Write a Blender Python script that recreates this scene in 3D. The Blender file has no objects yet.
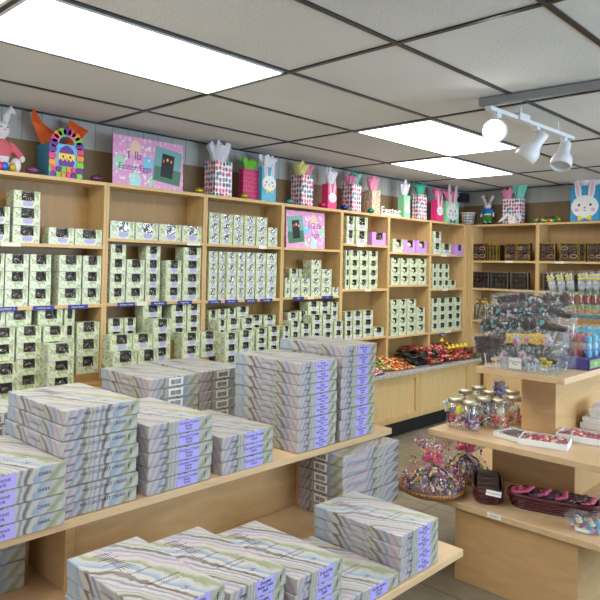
import bpy, math, random
from math import sin, cos, pi, radians
from mathutils import Vector, Matrix
sc = bpy.context.scene
col = sc.collection
EYE = 1.55
# ---------------------------------------------------------------- camera
FPX, YAW, PITCH, ROLL, CY = 648.17, .7644, -.0251, .0201, 248.8
def basis():
    f = Vector((-sin(YAW)*cos(PITCH), cos(YAW)*cos(PITCH), -sin(PITCH)))
    r = Vector((cos(YAW), sin(YAW), 0)); u = r.cross(f)
    return f, r*cos(ROLL)+u*sin(ROLL), -r*sin(ROLL)+u*cos(ROLL)
CF, CR, CU = basis()
cam_d = bpy.data.cameras.new('camera'); cam = bpy.data.objects.new('camera', cam_d); col.objects.link(cam)
cam_d.sensor_width = 36; cam_d.lens = 36*FPX/600; cam_d.shift_y = -(300-CY)/600; cam_d.clip_start = .05
cam.matrix_world = Matrix(((CR.x, CU.x, -CF.x, 0), (CR.y, CU.y, -CF.y, 0), (CR.z, CU.z, -CF.z, EYE), (0, 0, 0, 1)))
sc.camera = cam
# ---------------------------------------------------------------- light and exposure
w = bpy.data.worlds.new('world'); sc.world = w; w.use_nodes = True
w.node_tree.nodes['Background'].inputs[0].default_value = (.62, .8, 1, 1)
w.node_tree.nodes['Background'].inputs[1].default_value = .9
sc.view_settings.view_transform = 'Standard'; sc.view_settings.look = 'None'
sc.view_settings.exposure = -.15; sc.view_settings.gamma = 1; sc.view_settings.use_curve_mapping = False
CEIL_W = 11.5
def area(name, loc, rot, sx, sy, power, color):
    l = bpy.data.lights.new(name, 'AREA'); l.shape = 'RECTANGLE'; l.size = sx; l.size_y = sy; l.energy = power; l.color = color
    o = bpy.data.objects.new(name, l); col.objects.link(o); o.location = loc; o.rotation_euler = rot; return o
area('window_daylight', (2.36, 4.3, 1.4), (0, radians(90), 0), 1.6, 3.2, 170, (.6, .8, 1))
area('shopfront_daylight', (-.6, -2.3, 1.4), (radians(90), 0, 0), 4.6, 1.7, 32, (.82, .9, 1))

# ---------------------------------------------------------------- pixel -> point
def P(u, v, x=None, y=None, z=None):
    d = CF + CR*(u-300)/FPX - CU*(v-CY)/FPX
    k = x/d.x if x is not None else (y/d.y if y is not None else (z-EYE)/d.z)
    return Vector((d.x*k, d.y*k, d.z*k+EYE))
rnd = random.Random(5)
# ---------------------------------------------------------------- materials
def s2l(c): return tuple((x/12.92 if x <= .04045 else ((x+.055)/1.055)**2.4) for x in c)
def rgb(r, g, b): return s2l((r/255, g/255, b/255))+(1,)
MC = {}
def newmat(name):
    m = bpy.data.materials.new(name); m.use_nodes = True
    nt = m.node_tree; return m, nt, nt.nodes['Principled BSDF']
def plain(name, c, rough=.5, metal=0, spec=.5, emis=0, alpha=1):
    if name in MC: return MC[name]
    m, nt, b = newmat(name)
    b.inputs['Base Color'].default_value = c; b.inputs['Roughness'].default_value = rough
    b.inputs['Metallic'].default_value = metal; b.inputs['Specular IOR Level'].default_value = spec
    if emis: b.inputs['Emission Color'].default_value = c; b.inputs['Emission Strength'].default_value = emis
    MC[name] = m; return m
def N(nt, t, **k):
    n = nt.nodes.new(t)
    for a, b in k.items():
        if a in n.inputs.keys(): n.inputs[a].default_value = b
        else: setattr(n, a, b)
    return n
def coords(nt, scale=(1, 1, 1), rot=(0, 0, 0), kind='Object'):
    tc = N(nt, 'ShaderNodeTexCoord'); mp = N(nt, 'ShaderNodeMapping')
    mp.inputs['Scale'].default_value = scale; mp.inputs['Rotation'].default_value = rot
    nt.links.new(tc.outputs[kind], mp.inputs[0]); return mp.outputs[0]
def ramp(nt, src, stops, interp='LINEAR'):
    r = N(nt, 'ShaderNodeValToRGB'); cr = r.color_ramp; cr.interpolation = interp
    while len(cr.elements) < len(stops): cr.elements.new(.5)
    for e, (p, c) in zip(cr.elements, stops): e.position = p; e.color = c
    nt.links.new(src, r.inputs[0]); return r.outputs[0]
def bump(nt, src, b, s=.3, d=.01):
    n = N(nt, 'ShaderNodeBump'); n.inputs['Strength'].default_value = s; n.inputs['Distance'].default_value = d
    nt.links.new(src, n.inputs['Height']); nt.links.new(n.outputs[0], b.inputs['Normal'])
def mixc(nt, fac, a, b, bt='MIX'):
    m = N(nt, 'ShaderNodeMix', data_type='RGBA', blend_type=bt)
    for i, s in ((0, fac), (6, a), (7, b)):
        if hasattr(s, 'links'): nt.links.new(s, m.inputs[i])
        else: m.inputs[i].default_value = s
    return m.outputs[2]
def wood(name, c1, c2, axis=(1, 1, 1), rough=.42):
    m, nt, b = newmat(name)
    v = coords(nt, axis); n = N(nt, 'ShaderNodeTexNoise', Scale=3.0, Detail=6.0, Roughness=.6, Distortion=.6)
    nt.links.new(v, n.inputs[0]); c = ramp(nt, n.outputs[0], [(.3, c1), (.7, c2)])
    nt.links.new(c, b.inputs['Base Color']); b.inputs['Roughness'].default_value = rough; return m
M_WOODV = wood('maple_upright', rgb(198, 162, 106), rgb(216, 182, 128), (9, 9, 1))
M_WOODH = wood('maple_horizontal', rgb(204, 168, 112), rgb(222, 188, 134), (3, 1.2, 14))
M_WOODB = wood('maple_back_shaded', rgb(162, 126, 76), rgb(176, 140, 88), (8, 8, 1))  # darker copy of the maple: shade inside the bays put into the colour
M_WOODD = wood('maple_cabinet_door', rgb(206, 172, 116), rgb(222, 190, 136), (24, 24, 1))
M_WOODT = wood('maple_table_top', rgb(206, 172, 128), rgb(222, 190, 148), (3, 1, 8), .3)
M_WOODP = wood('maple_table_panel', rgb(194, 156, 106), rgb(210, 172, 122), (1.5, 1.5, 7), .38)
def m_ceiling():
    m, nt, b = newmat('ceiling_tile'); v = coords(nt)
    n = N(nt, 'ShaderNodeTexNoise', Scale=70.0, Detail=4.0); nt.links.new(v, n.inputs[0])
    n2 = N(nt, 'ShaderNodeTexNoise', Scale=1.3, Detail=2.0); nt.links.new(v, n2.inputs[0])
    c = ramp(nt, n2.outputs[0], [(.3, rgb(214, 213, 210)), (.7, rgb(226, 225, 222))]); nt.links.new(c, b.inputs['Base Color'])
    b.inputs['Roughness'].default_value = .9; bump(nt, n.outputs[0], b, .5, .006); return m
M_CEIL = m_ceiling()
def m_floor():
    m, nt, b = newmat('concrete_floor'); v = coords(nt)
    n = N(nt, 'ShaderNodeTexNoise', Scale=2.5, Detail=8.0, Roughness=.65); nt.links.new(v, n.inputs[0])
    c = ramp(nt, n.outputs[0], [(.3, rgb(112, 102, 84)), (.55, rgb(140, 130, 110)), (.75, rgb(158, 148, 128))])
    br = N(nt, 'ShaderNodeTexBrick', Scale=1.0, offset=0.0); nt.links.new(v, br.inputs[0])
    br.inputs['Mortar Size'].default_value = .006; br.inputs['Brick Width'].default_value = .46; br.inputs['Row Height'].default_value = .46
    c2 = mixc(nt, br.outputs['Fac'], c, rgb(104, 96, 82)); nt.links.new(c2, b.inputs['Base Color'])
    b.inputs['Roughness'].default_value = .45; return m
M_FLOOR = m_floor()
def m_wall():     # white grooved panelling
    m, nt, b = newmat('white_panelling'); v = coords(nt)
    w_ = N(nt, 'ShaderNodeTexBrick', Scale=1.0, offset=0.0); nt.links.new(v, w_.inputs[0])
    w_.inputs['Mortar Size'].default_value = .004; w_.inputs['Brick Width'].default_value = .11; w_.inputs['Row Height'].default_value = 9
    c = mixc(nt, w_.outputs['Fac'], rgb(196, 196, 196), rgb(140, 140, 140)); nt.links.new(c, b.inputs['Base Color'])
    b.inputs['Roughness'].default_value = .6; return m
M_WALL = plain('white_wall_panel', rgb(178, 178, 174), .6)
def m_granite():
    m, nt, b = newmat('speckled_granite'); v = coords(nt)
    n = N(nt, 'ShaderNodeTexNoise', Scale=70.0, Detail=6.0, Roughness=.75); nt.links.new(v, n.inputs[0])
    c = ramp(nt, n.outputs[0], [(.36, rgb(90, 84, 80)), (.47, rgb(168, 162, 152)), (.58, rgb(205, 200, 190)), (.68, rgb(165, 140, 120))])
    nt.links.new(c, b.inputs['Base Color']); b.inputs['Roughness'].default_value = .2; return m
M_GRAN = m_granite()
def m_floral():
    m, nt, b = newmat('green_floral_print'); v = coords(nt)
    n = N(nt, 'ShaderNodeTexNoise', Scale=42.0, Detail=3.0, Roughness=.6); nt.links.new(v, n.inputs[0])
    c = ramp(nt, n.outputs[0], [(.36, rgb(150, 170, 112)), (.46, rgb(196, 206, 158)), (.54, rgb(222, 226, 200)), (.66, rgb(196, 208, 196))])
    vo = N(nt, 'ShaderNodeTexVoronoi', Scale=52.0); nt.links.new(v, vo.inputs[0])
    cc = N(nt, 'ShaderNodeSeparateColor'); nt.links.new(vo.outputs['Color'], cc.inputs[0])
    sp = ramp(nt, cc.outputs[0], [(0, rgb(186, 140, 196)), (.4, rgb(156, 108, 176)), (.6, rgb(230, 206, 90)), (.75, rgb(120, 160, 96))], 'CONSTANT')
    th = N(nt, 'ShaderNodeMath', operation='LESS_THAN'); nt.links.new(vo.outputs['Distance'], th.inputs[0]); th.inputs[1].default_value = .3
    t2 = N(nt, 'ShaderNodeMath', operation='GREATER_THAN'); nt.links.new(cc.outputs[1], t2.inputs[0]); t2.inputs[1].default_value = .52
    t3 = N(nt, 'ShaderNodeMath', operation='MULTIPLY'); nt.links.new(th.outputs[0], t3.inputs[0]); nt.links.new(t2.outputs[0], t3.inputs[1])
    nt.links.new(mixc(nt, t3.outputs[0], c, sp), b.inputs['Base Color']); b.inputs['Roughness'].default_value = .32; return m
M_FLORAL = m_floral()
def m_swirl():
    m, nt, b = newmat('watercolour_swirl_print')
    v0 = coords(nt)
    ns = N(nt, 'ShaderNodeTexNoise', Scale=3.6, Detail=2.0); nt.links.new(v0, ns.inputs[0])
    sb = N(nt, 'ShaderNodeVectorMath', operation='SUBTRACT'); nt.links.new(ns.outputs['Color'], sb.inputs[0]); sb.inputs[1].default_value = (.5, .5, .5)
    ml = N(nt, 'ShaderNodeVectorMath', operation='MULTIPLY'); nt.links.new(sb.outputs[0], ml.inputs[0]); ml.inputs[1].default_value = (.25, .25, .04)
    ad = N(nt, 'ShaderNodeVectorMath', operation='ADD'); nt.links.new(v0, ad.inputs[0]); nt.links.new(ml.outputs[0], ad.inputs[1])
    dt = N(nt, 'ShaderNodeVectorMath', operation='DOT_PRODUCT'); nt.links.new(ad.outputs[0], dt.inputs[0]); dt.inputs[1].default_value = (-1.7, 3.1, -2.0)
    n2 = N(nt, 'ShaderNodeTexNoise', Scale=40.0, Detail=4.0); nt.links.new(v0, n2.inputs[0])
    ma = N(nt, 'ShaderNodeMath', operation='MULTIPLY_ADD'); nt.links.new(n2.outputs[0], ma.inputs[0]); ma.inputs[1].default_value = .07; nt.links.new(dt.outputs['Value'], ma.inputs[2])
    fr = N(nt, 'ShaderNodeMath', operation='FRACT'); nt.links.new(ma.outputs[0], fr.inputs[0])
    W = rgb(190, 188, 181)
    seq = [(0, W), (.03, rgb(132, 130, 158)), (.06, rgb(146, 144, 166)), (.075, W), (.11, rgb(176, 172, 166)), (.13, rgb(100, 84, 78)), (.17, rgb(132, 118, 108)), (.19, W), (.24, W), (.26, rgb(122, 150, 180)), (.31, rgb(156, 174, 192)), (.33, W),
           (.36, rgb(176, 172, 158)), (.38, rgb(140, 148, 86)), (.42, rgb(158, 166, 112)), (.44, rgb(186, 186, 168)), (.5, W), (.52, rgb(176, 144, 158)), (.57, rgb(190, 164, 174)), (.59, W), (.63, rgb(134, 136, 166)), (.67, rgb(160, 162, 182)), (.69, W),
           (.73, rgb(108, 92, 84)), (.77, rgb(142, 130, 120)), (.79, W), (.83, rgb(148, 156, 100)), (.86, W), (.9, rgb(160, 172, 188)), (.93, rgb(172, 140, 156)), (.96, W)]
    c = ramp(nt, fr.outputs[0], seq)
    st_ = N(nt, 'ShaderNodeTexNoise', Scale=9.0, Detail=5.0, Roughness=.7); nt.links.new(v0, st_.inputs[0])
    c = mixc(nt, ramp(nt, st_.outputs[0], [(.42, (0, 0, 0, 1)), (.66, (.45, .45, .45, 1))]), c, rgb(176, 173, 167))
    hs = N(nt, 'ShaderNodeHueSaturation', Saturation=.78, Value=.93); nt.links.new(c, hs.inputs['Color']); c = hs.outputs[0]
    nt.links.new(c, b.inputs['Base Color']); b.inputs['Roughness'].default_value = .3
    return m
M_SWIRL = m_swirl()
def m_dots(name, base, cl, scale=30, rad=.38, squash=(1, 1, .75)):
    m, nt, b = newmat(name); v = coords(nt, squash); sx = N(nt, 'ShaderNodeSeparateXYZ'); nt.links.new(v, sx.inputs[0])
    ad = N(nt, 'ShaderNodeMath', operation='ADD'); nt.links.new(sx.outputs[0], ad.inputs[0]); nt.links.new(sx.outputs[1], ad.inputs[1])
    cb = N(nt, 'ShaderNodeCombineXYZ'); nt.links.new(ad.outputs[0], cb.inputs[0]); nt.links.new(sx.outputs[2], cb.inputs[1])
    vo = N(nt, 'ShaderNodeTexVoronoi', Scale=float(scale), Randomness=.3, voronoi_dimensions='2D'); nt.links.new(cb.outputs[0], vo.inputs[0])
    sp_ = N(nt, 'ShaderNodeSeparateColor'); nt.links.new(vo.outputs['Color'], sp_.inputs[0])
    c = ramp(nt, sp_.outputs[0], [(i/len(cl), k) for i, k in enumerate(cl)], 'CONSTANT')
    th = N(nt, 'ShaderNodeMath', operation='LESS_THAN'); nt.links.new(vo.outputs['Distance'], th.inputs[0]); th.inputs[1].default_value = rad
    nt.links.new(mixc(nt, th.outputs[0], base, c), b.inputs['Base Color']); b.inputs['Roughness'].default_value = .35; return m
EGGC = [rgb(214, 60, 110), rgb(160, 80, 160), rgb(60, 140, 140), rgb(230, 110, 140), rgb(190, 100, 180), rgb(90, 90, 110)]
M_EGGBAG = m_dots('egg_dotted_paper', rgb(240, 236, 236), EGGC, 34, .4)
M_LATT = m_dots('lattice_paper', rgb(214, 180, 150), [rgb(236, 120, 150), rgb(240, 225, 200), rgb(150, 170, 90)], 60, .38)
M_FLOW = m_dots('flower_bucket_print', rgb(238, 240, 240), [rgb(220, 50, 120), rgb(40, 150, 90), rgb(110, 60, 160), rgb(240, 180, 40), rgb(30, 110, 160)], 44, .38)
M_STARS = m_dots('magenta_star_paper', rgb(196, 24, 96), [rgb(230, 120, 170)], 40, .15)
M_PINKSIGN = m_dots('pink_spotted_print', rgb(228, 160, 206), [rgb(238, 200, 226), rgb(232, 172, 212), rgb(236, 190, 220)], 26, .3)
def m_film(name, fac=.25, tint=(1, 1, 1, 1), rough=.12, sc_=18.0, lo=.42, hi=.7):
    m = bpy.data.materials.new(name); m.use_nodes = True; nt = m.node_tree; nt.nodes.clear()
    o = N(nt, 'ShaderNodeOutputMaterial'); tr = N(nt, 'ShaderNodeBsdfTransparent'); gl = N(nt, 'ShaderNodeBsdfGlossy'); df = N(nt, 'ShaderNodeBsdfDiffuse')
    gl.inputs['Roughness'].default_value = rough; tr.inputs[0].default_value = tint; gl.inputs[0].default_value = (1, 1, 1, 1); df.inputs[0].default_value = (.9, .92, .95, 1)
    v = coords(nt); n = N(nt, 'ShaderNodeTexNoise', Scale=sc_, Detail=3.0, Distortion=1.5); nt.links.new(v, n.inputs[0])
    bp = N(nt, 'ShaderNodeBump'); bp.inputs['Strength'].default_value = .9; bp.inputs['Distance'].default_value = .02
    nt.links.new(n.outputs[0], bp.inputs['Height']); nt.links.new(bp.outputs[0], gl.inputs['Normal']); nt.links.new(bp.outputs[0], df.inputs['Normal'])
    r = ramp(nt, n.outputs[0], [(lo, (fac*.35,)*3+(1,)), (hi, (min(1, fac*2.2),)*3+(1,))])
    m1 = N(nt, 'ShaderNodeMixShader', Fac=.3); nt.links.new(gl.outputs[0], m1.inputs[1]); nt.links.new(df.outputs[0], m1.inputs[2])
    m2 = N(nt, 'ShaderNodeMixShader'); nt.links.new(r, m2.inputs[0]); nt.links.new(tr.outputs[0], m2.inputs[1]); nt.links.new(m1.outputs[0], m2.inputs[2])
    nt.links.new(m2.outputs[0], o.inputs[0]); return m
M_FILM = m_film('clear_window_film', .13, sc_=30.0, lo=.5, hi=.68)
M_FILM2 = m_film('glaring_window_film', .5, sc_=22.0, lo=.44, hi=.62)
M_CELLO = m_film('crinkled_cellophane', .2, sc_=45.0)
M_WRAP = m_film('lollipop_wrap', .13, sc_=60.0, lo=.5, hi=.72)
M_ACRYL = m_film('clear_acrylic', .16, (.97, .99, 1, 1), .05, 8.0)
M_GLASS = m_film('jar_glass', .2, (.97, .99, .98, 1), .04, 12.0)
M_PINKCELLO = m_film('pink_tinted_cellophane', .2, (1, .82, .88, 1), .12, 45.0)
M_LILAC = plain('lilac_label', rgb(176, 166, 236), .5)
M_PURPLE = plain('purple_ink', rgb(70, 24, 84), .5)
M_INK = plain('dark_ink', rgb(40, 36, 70), .5)
M_BLACK = plain('black_ink', rgb(22, 22, 26), .5)
M_WHITE = plain('white_card', rgb(238, 238, 236), .5)
M_CHOC = plain('dark_chocolate', rgb(52, 30, 22), .35)
M_MILK = plain('milk_chocolate', rgb(96, 56, 34), .35)
M_CREAM = plain('white_chocolate', rgb(232, 218, 178), .4)
M_DARKTRAY = plain('dark_inner_tray', rgb(42, 32, 30), .5)
M_LILACBOX = plain('lilac_box_card', rgb(206, 150, 222), .4)
M_BLUETAG = plain('blue_tag', rgb(44, 50, 140), .45)
M_TAGW = plain('cream_tag', rgb(232, 226, 206), .5)
M_BARS = plain('grid_bar_dark', rgb(46, 46, 50), .3, .3)
M_SUPTAN = wood('tan_wall_board', rgb(122, 98, 66), rgb(136, 112, 78), (2, 2, 1), .6)
M_KICK = plain('black_kickboard', rgb(20, 26, 30), .5)
M_DIFF = plain('light_diffuser', (1, .985, .93, 1), .5, emis=CEIL_W)
M_WMETAL = plain('white_enamel', rgb(225, 225, 225), .35)
M_GREYM = plain('grey_track_metal', rgb(150, 152, 154), .4, .3)
M_PLUSH = plain('white_plush', rgb(228, 220, 222), .9)
M_PINK = plain('pink_paper', rgb(240, 60, 130), .45)
M_GOLDF = plain('gold_foil', rgb(196, 160, 50), .25, .8)
M_LID = plain('tin_lid', rgb(178, 172, 150), .35, .7)
M_STICK = plain('paper_stick', rgb(236, 232, 222), .6)
M_BASKET = None
def m_weave(name, c1, c2, s=70):
    m, nt, b = newmat(name); v = coords(nt)
    a = N(nt, 'ShaderNodeTexChecker', Scale=float(s)); nt.links.new(v, a.inputs[0]); a.inputs[1].default_value = c1; a.inputs[2].default_value = c2
    nt.links.new(a.outputs[0], b.inputs['Base Color']); bump(nt, a.outputs['Fac'], b, .8, .004); b.inputs['Roughness'].default_value = .35; return m
M_WEAVE = m_weave('dark_red_weave', rgb(70, 22, 26), rgb(40, 12, 16), 90)
M_WICKER = m_weave('tan_wicker', rgb(190, 140, 80), rgb(140, 92, 48), 80)
def C(name, r, g, b, rough=.45, metal=0): return plain(name, rgb(r, g, b), rough, metal)

# ---------------------------------------------------------------- mesh builder
class MB:
    def __init__(s): s.v = []; s.f = []; s.m = []; s.sm = []
    def add(s, vs, fs, m=0, smooth=False):
        o = len(s.v); s.v += [tuple(x) for x in vs]
        for f in fs: s.f.append([o+i for i in f]); s.m.append(m); s.sm.append(smooth)
        return s
    def box(s, x0, x1, y0, y1, z0, z1, m=0):
        vs = [(x, y, z) for x in (x0, x1) for y in (y0, y1) for z in (z0, z1)]
        return s.add(vs, [(0, 1, 3, 2), (4, 6, 7, 5), (0, 4, 5, 1), (2, 3, 7, 6), (0, 2, 6, 4), (1, 5, 7, 3)], m)
    def bbox(s, x0, x1, y0, y1, z0, z1, r=.002, m=0):     # box with chamfered edges
        cs = []; idx = {}
        for sx, x in ((1, x0), (-1, x1)):
            for sy, y in ((1, y0), (-1, y1)):
                for sz, z in ((1, z0), (-1, z1)):
                    k = (sx, sy, sz)
                    for a, q in enumerate(((x, y+sy*r, z+sz*r), (x+sx*r, y, z+sz*r), (x+sx*r, y+sy*r, z))):
                        idx[k+(a,)] = len(cs); cs.append(q)
        fs = []
        for a in range(3):
            b, c = [i for i in range(3) if i != a]
            for sg in (1, -1):
                q = []
                for p_, q_ in ((1, 1), (-1, 1), (-1, -1), (1, -1)):
                    k = [0, 0, 0]; k[a] = sg; k[b] = p_; k[c] = q_; q.append(idx[tuple(k)+(a,)])
                fs.append(q if (sg*(1 if a != 1 else -1)) < 0 else q[::-1])
        for a in range(3):      # edges parallel to axis a
            b, c = [i for i in range(3) if i != a]
            for p_ in (1, -1):
                for q_ in (1, -1):
                    k1 = [0, 0, 0]; k1[a] = 1; k1[b] = p_; k1[c] = q_; k2 = list(k1); k2[a] = -1
                    fs.append([idx[tuple(k1)+(b,)], idx[tuple(k2)+(b,)], idx[tuple(k2)+(c,)], idx[tuple(k1)+(c,)]])
        for sx in (1, -1):
            for sy in (1, -1):
                for sz in (1, -1): fs.append([idx[(sx, sy, sz, i)] for i in range(3)])
        return s.add(cs, fs, m)
    def tube(s, pts, r, n=8, m=0, cap=True, smooth=True):
        pts = [Vector(p) for p in pts]; rs = r if isinstance(r, (list, tuple)) else [r]*len(pts); vs = []
        for i, p in enumerate(pts):
            t = (pts[min(i+1, len(pts)-1)]-pts[max(i-1, 0)]).normalized()
            a = t.cross(Vector((0, 0, 1)) if abs(t.z) < .9 else Vector((1, 0, 0))).normalized(); b = t.cross(a)
            vs += [p+(a*cos(2*pi*k/n)+b*sin(2*pi*k/n))*rs[i] for k in range(n)]
        fs = [(i*n+k, i*n+(k+1) % n, (i+1)*n+(k+1) % n, (i+1)*n+k) for i in range(len(pts)-1) for k in range(n)]
        s.add(vs, fs, m, smooth)
        if cap: s.add(vs[:n], [list(range(n))[::-1]], m); s.add(vs[-n:], [list(range(n))], m)
        return s
    def lathe(s, prof, n=20, m=0, c=(0, 0, 0), smooth=True):
        vs = [(c[0]+r*cos(2*pi*k/n), c[1]+r*sin(2*pi*k/n), c[2]+z) for r, z in prof for k in range(n)]
        fs = [(i*n+k, i*n+(k+1) % n, (i+1)*n+(k+1) % n, (i+1)*n+k) for i in range(len(prof)-1) for k in range(n)]
        return s.add(vs, fs, m, smooth)
    def ell(s, c, r, n=10, k=6, m=0, R=None):
        vs = []; 
        for i in range(k+1):
            th = pi*i/k
            for j in range(n):
                q = Vector((r[0]*sin(th)*cos(2*pi*j/n), r[1]*sin(th)*sin(2*pi*j/n), r[2]*cos(th)))
                if R: q = R @ q
                vs.append(q+Vector(c))
        fs = [(i*n+j, (i+1)*n+j, (i+1)*n+(j+1) % n, i*n+(j+1) % n) for i in range(k) for j in range(n)]
        return s.add(vs, fs, m, True)
    def disc(s, y, z, ry, rz, x, t=.0015, rot=0, n=16, m=0):      # thin oval facing +x
        pts = [(ry*cos(2*pi*k/n), rz*sin(2*pi*k/n)) for k in range(n)]
        pts = [(y+a*cos(rot)-b*sin(rot), z+a*sin(rot)+b*cos(rot)) for a, b in pts]
        return s.poly(pts, x, t, m)
    def poly(s, pts, x, t=.0015, m=0):
        n = len(pts); vs = [(x, a, b) for a, b in pts]+[(x+t, a, b) for a, b in pts]
        return s.add(vs, [list(range(n))[::-1], list(range(n, 2*n))]+[(k, (k+1) % n, n+(k+1) % n, n+k) for k in range(n)], m)
    def mesh(s, name, mats):
        me = bpy.data.meshes.new(name); me.from_pydata(s.v, [], s.f)
        for m in (mats if isinstance(mats, (list, tuple)) else [mats]): me.materials.append(m)
        me.polygons.foreach_set('material_index', s.m); me.polygons.foreach_set('use_smooth', s.sm); me.update(); return me
    def obj(s, name, mats, parent=None, loc=(0, 0, 0), rot=(0, 0, 0)):
        return link(name, s.mesh(name, mats), parent, loc, rot)
def link(name, data, parent=None, loc=(0, 0, 0), rot=(0, 0, 0)):
    o = bpy.data.objects.new(name, data); col.objects.link(o); o.location = loc; o.rotation_euler = rot
    if parent: o.parent = parent
    return o
def tag(o, label=None, cat=None, group=None, kind=None):
    for k, v in (('label', label), ('category', cat), ('group', group), ('kind', kind)):
        if v: o[k] = v
    return o
def thing(name, label, cat, loc=(0, 0, 0), rz=0, group=None):
    return tag(link(name, None, None, loc, (0, 0, rz)), label, cat, group)
def kids(o): return KID.get(o.name, [])
def tree_copy(o, parent=None):
    c = o.copy(); col.objects.link(c)
    if parent: c.parent = parent
    for ch in list(o.children): tree_copy(ch, c)
    return c
TXT = {}
FACE = (radians(90), 0, radians(90))       # text facing +x, reading along +y
def text(name, s, size, mat, parent, loc, rot=FACE, align='CENTER', spacing=1):
    key = (s, size, mat.name, align)
    if key not in TXT:
        cu = bpy.data.curves.new('lettering', 'FONT'); cu.body = s; cu.size = size; cu.align_x = align; cu.align_y = 'CENTER'; cu.resolution_u = 2
        cu.space_line = .85; cu.extrude = .0002
        t = bpy.data.objects.new('tmp', cu); col.objects.link(t)
        me = bpy.data.meshes.new_from_object(t.evaluated_get(bpy.context.evaluated_depsgraph_get()))
        me.materials.clear(); me.materials.append(mat); bpy.data.objects.remove(t); TXT[key] = me
    return link(name, TXT[key], parent, loc, rot)
ORD = ['first', 'second', 'third', 'fourth', 'fifth', 'sixth', 'seventh', 'eighth', 'ninth', 'tenth', 'eleventh', 'twelfth']

# ================================================================ THE ROOM
CEIL = EYE+.9025; XW = -3.9; YB = 6.85; XR = 2.4; YF = -2.4
def struct(name, mb, mats): return tag(mb.obj(name, mats), kind='structure')
struct('floor', MB().box(XW-.1, XR+.1, YF-.1, YB+.1, -.05, 0), M_FLOOR)
struct('ceiling', MB().box(XW-.1, XR+.1, YF-.1, YB+.1, CEIL+.004, CEIL+.06), M_CEIL)
GX0, GY0 = -1.5269, 2.1327
gb = MB(); x = GX0
while x > XW: x -= .61
k = 0
xs = [GX0+.61*i for i in range(-4, 7) if XW < GX0+.61*i < XR]
ys = [GY0+1.22*j for j in range(-4, 5) if YF < GY0+1.22*j < YB]
for x in xs: gb.box(x-.012, x+.012, YF, YB, CEIL-.002, CEIL+.004)
for y in ys: gb.box(XW, XR, y-.012, y+.012, CEIL-.0025, CEIL+.0035)
gb.box(XW, XW+.022, YF, YB, CEIL-.006, CEIL); gb.box(XW, XR, YB-.022, YB, CEIL-.006, CEIL)
struct('trim_1', gb, M_BARS)
# left wall: white grooved panelling above, tan board behind the shelf tops
wl = MB().box(XW-.1, XW, YF, YB, 0, CEIL)
struct('wall_left', wl, M_WALL)
wg = MB(); y = -.05
while y < YB-.05:
    wg.box(XW, XW+.0015, y, y+.004, 2.27, CEIL-.006); y += .12
struct('trim_2', wg, C('panel_groove', 140, 138, 136))
struct('trim_3', MB().box(XW, XW+.006, YF, YB, 1.9, 2.27), M_SUPTAN)
struct('wall_back', MB().box(XW-.1, XR, YB, YB+.1, 0, CEIL), M_WALL)
struct('trim_4', MB().box(XW+.006, XR, YB-.006, YB, 1.9, 2.28), M_SUPTAN)
wg = MB(); x = XW+.3
while x < .4: wg.box(x, x+.004, YB-.0015, YB, 2.28, CEIL-.006); x += .61
struct('trim_5', wg, C('panel_groove', 140, 138, 136))
# right and front walls (behind the camera) with shop windows
wr = MB()
wr.box(XR, XR+.1, YF, YB, 0, .55); wr.box(XR, XR+.1, YF, YB, 2.3, CEIL); wr.box(XR, XR+.1, YF, 1.2, .55, 2.3); wr.box(XR, XR+.1, 6, YB, .55, 2.3)
struct('wall_right', wr, M_WALL)
wf = MB(); wf.box(XW, XR, YF-.1, YF, 0, .5); wf.box(XW, XR, YF-.1, YF, 2.3, CEIL); wf.box(XW, -3, YF-.1, YF, .5, 2.3); wf.box(1.8, XR, YF-.1, YF, .5, 2.3)
struct('wall_front', wf, M_WALL)
fm = MB()
for yy in (1.2, 3.57, 5.95): fm.box(XR, XR+.06, yy, yy+.05, .55, 2.3)
fm.box(XR, XR+.06, 1.2, 6, .55, .6); fm.box(XR, XR+.06, 1.2, 6, 2.25, 2.3)
struct('window_1', fm, M_WMETAL)
fm = MB()
for xx in (-3, -.6, 1.75): fm.box(xx, xx+.05, YF-.06, YF, .5, 2.3)
fm.box(-3, 1.8, YF-.06, YF, .5, .55); fm.box(-3, 1.8, YF-.06, YF, 2.25, 2.3)
struct('window_2', fm, M_WMETAL)

# ceiling lights: recessed troffers in the grid
def troffer(i, j, label, grp=None):
    x0, x1 = GX0-.61*(i+1)+.012, GX0-.61*i-.012; y0, y1 = GY0+1.22*(j-1)+.012, GY0+1.22*j-.012
    cx, cy = (x0+x1)/2, (y0+y1)/2
    t = thing('ceiling_light', label, 'ceiling light', (cx, cy, CEIL), 0, grp)
    a, b = (x1-x0)/2, (y1-y0)/2
    f = MB(); f.box(-a, a, -b, -b+.014, -.006, .003); f.box(-a, a, b-.014, b, -.006, .003); f.box(-a, -a+.014, -b, b, -.006, .003); f.box(a-.014, a, -b, b, -.006, .003)
    f.obj('frame', M_WMETAL, t)
    MB().box(-a+.014, a-.014, -b+.014, b-.014, -.003, .002).obj('diffuser', M_DIFF, t)
troffer(1, 0, 'long glowing ceiling light panel, nearest, above the pink sign')
troffer(1, 2, 'glowing ceiling light panel in the middle, behind the lit spotlight')
troffer(2, 3, 'glowing ceiling light panel farthest away, nearest the shelf corner')
for (i, j), wd in zip(((-2, -1), (-4, 1), (-4, 3), (1, -1)), ('above the camera position', 'to the right of the camera', 'over the far right of the shop', 'out of frame beyond the nearest panel')): troffer(i, j, 'added unseen ceiling light panel '+wd)  # unseen panels added on the grid spacing for extra illumination

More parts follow.
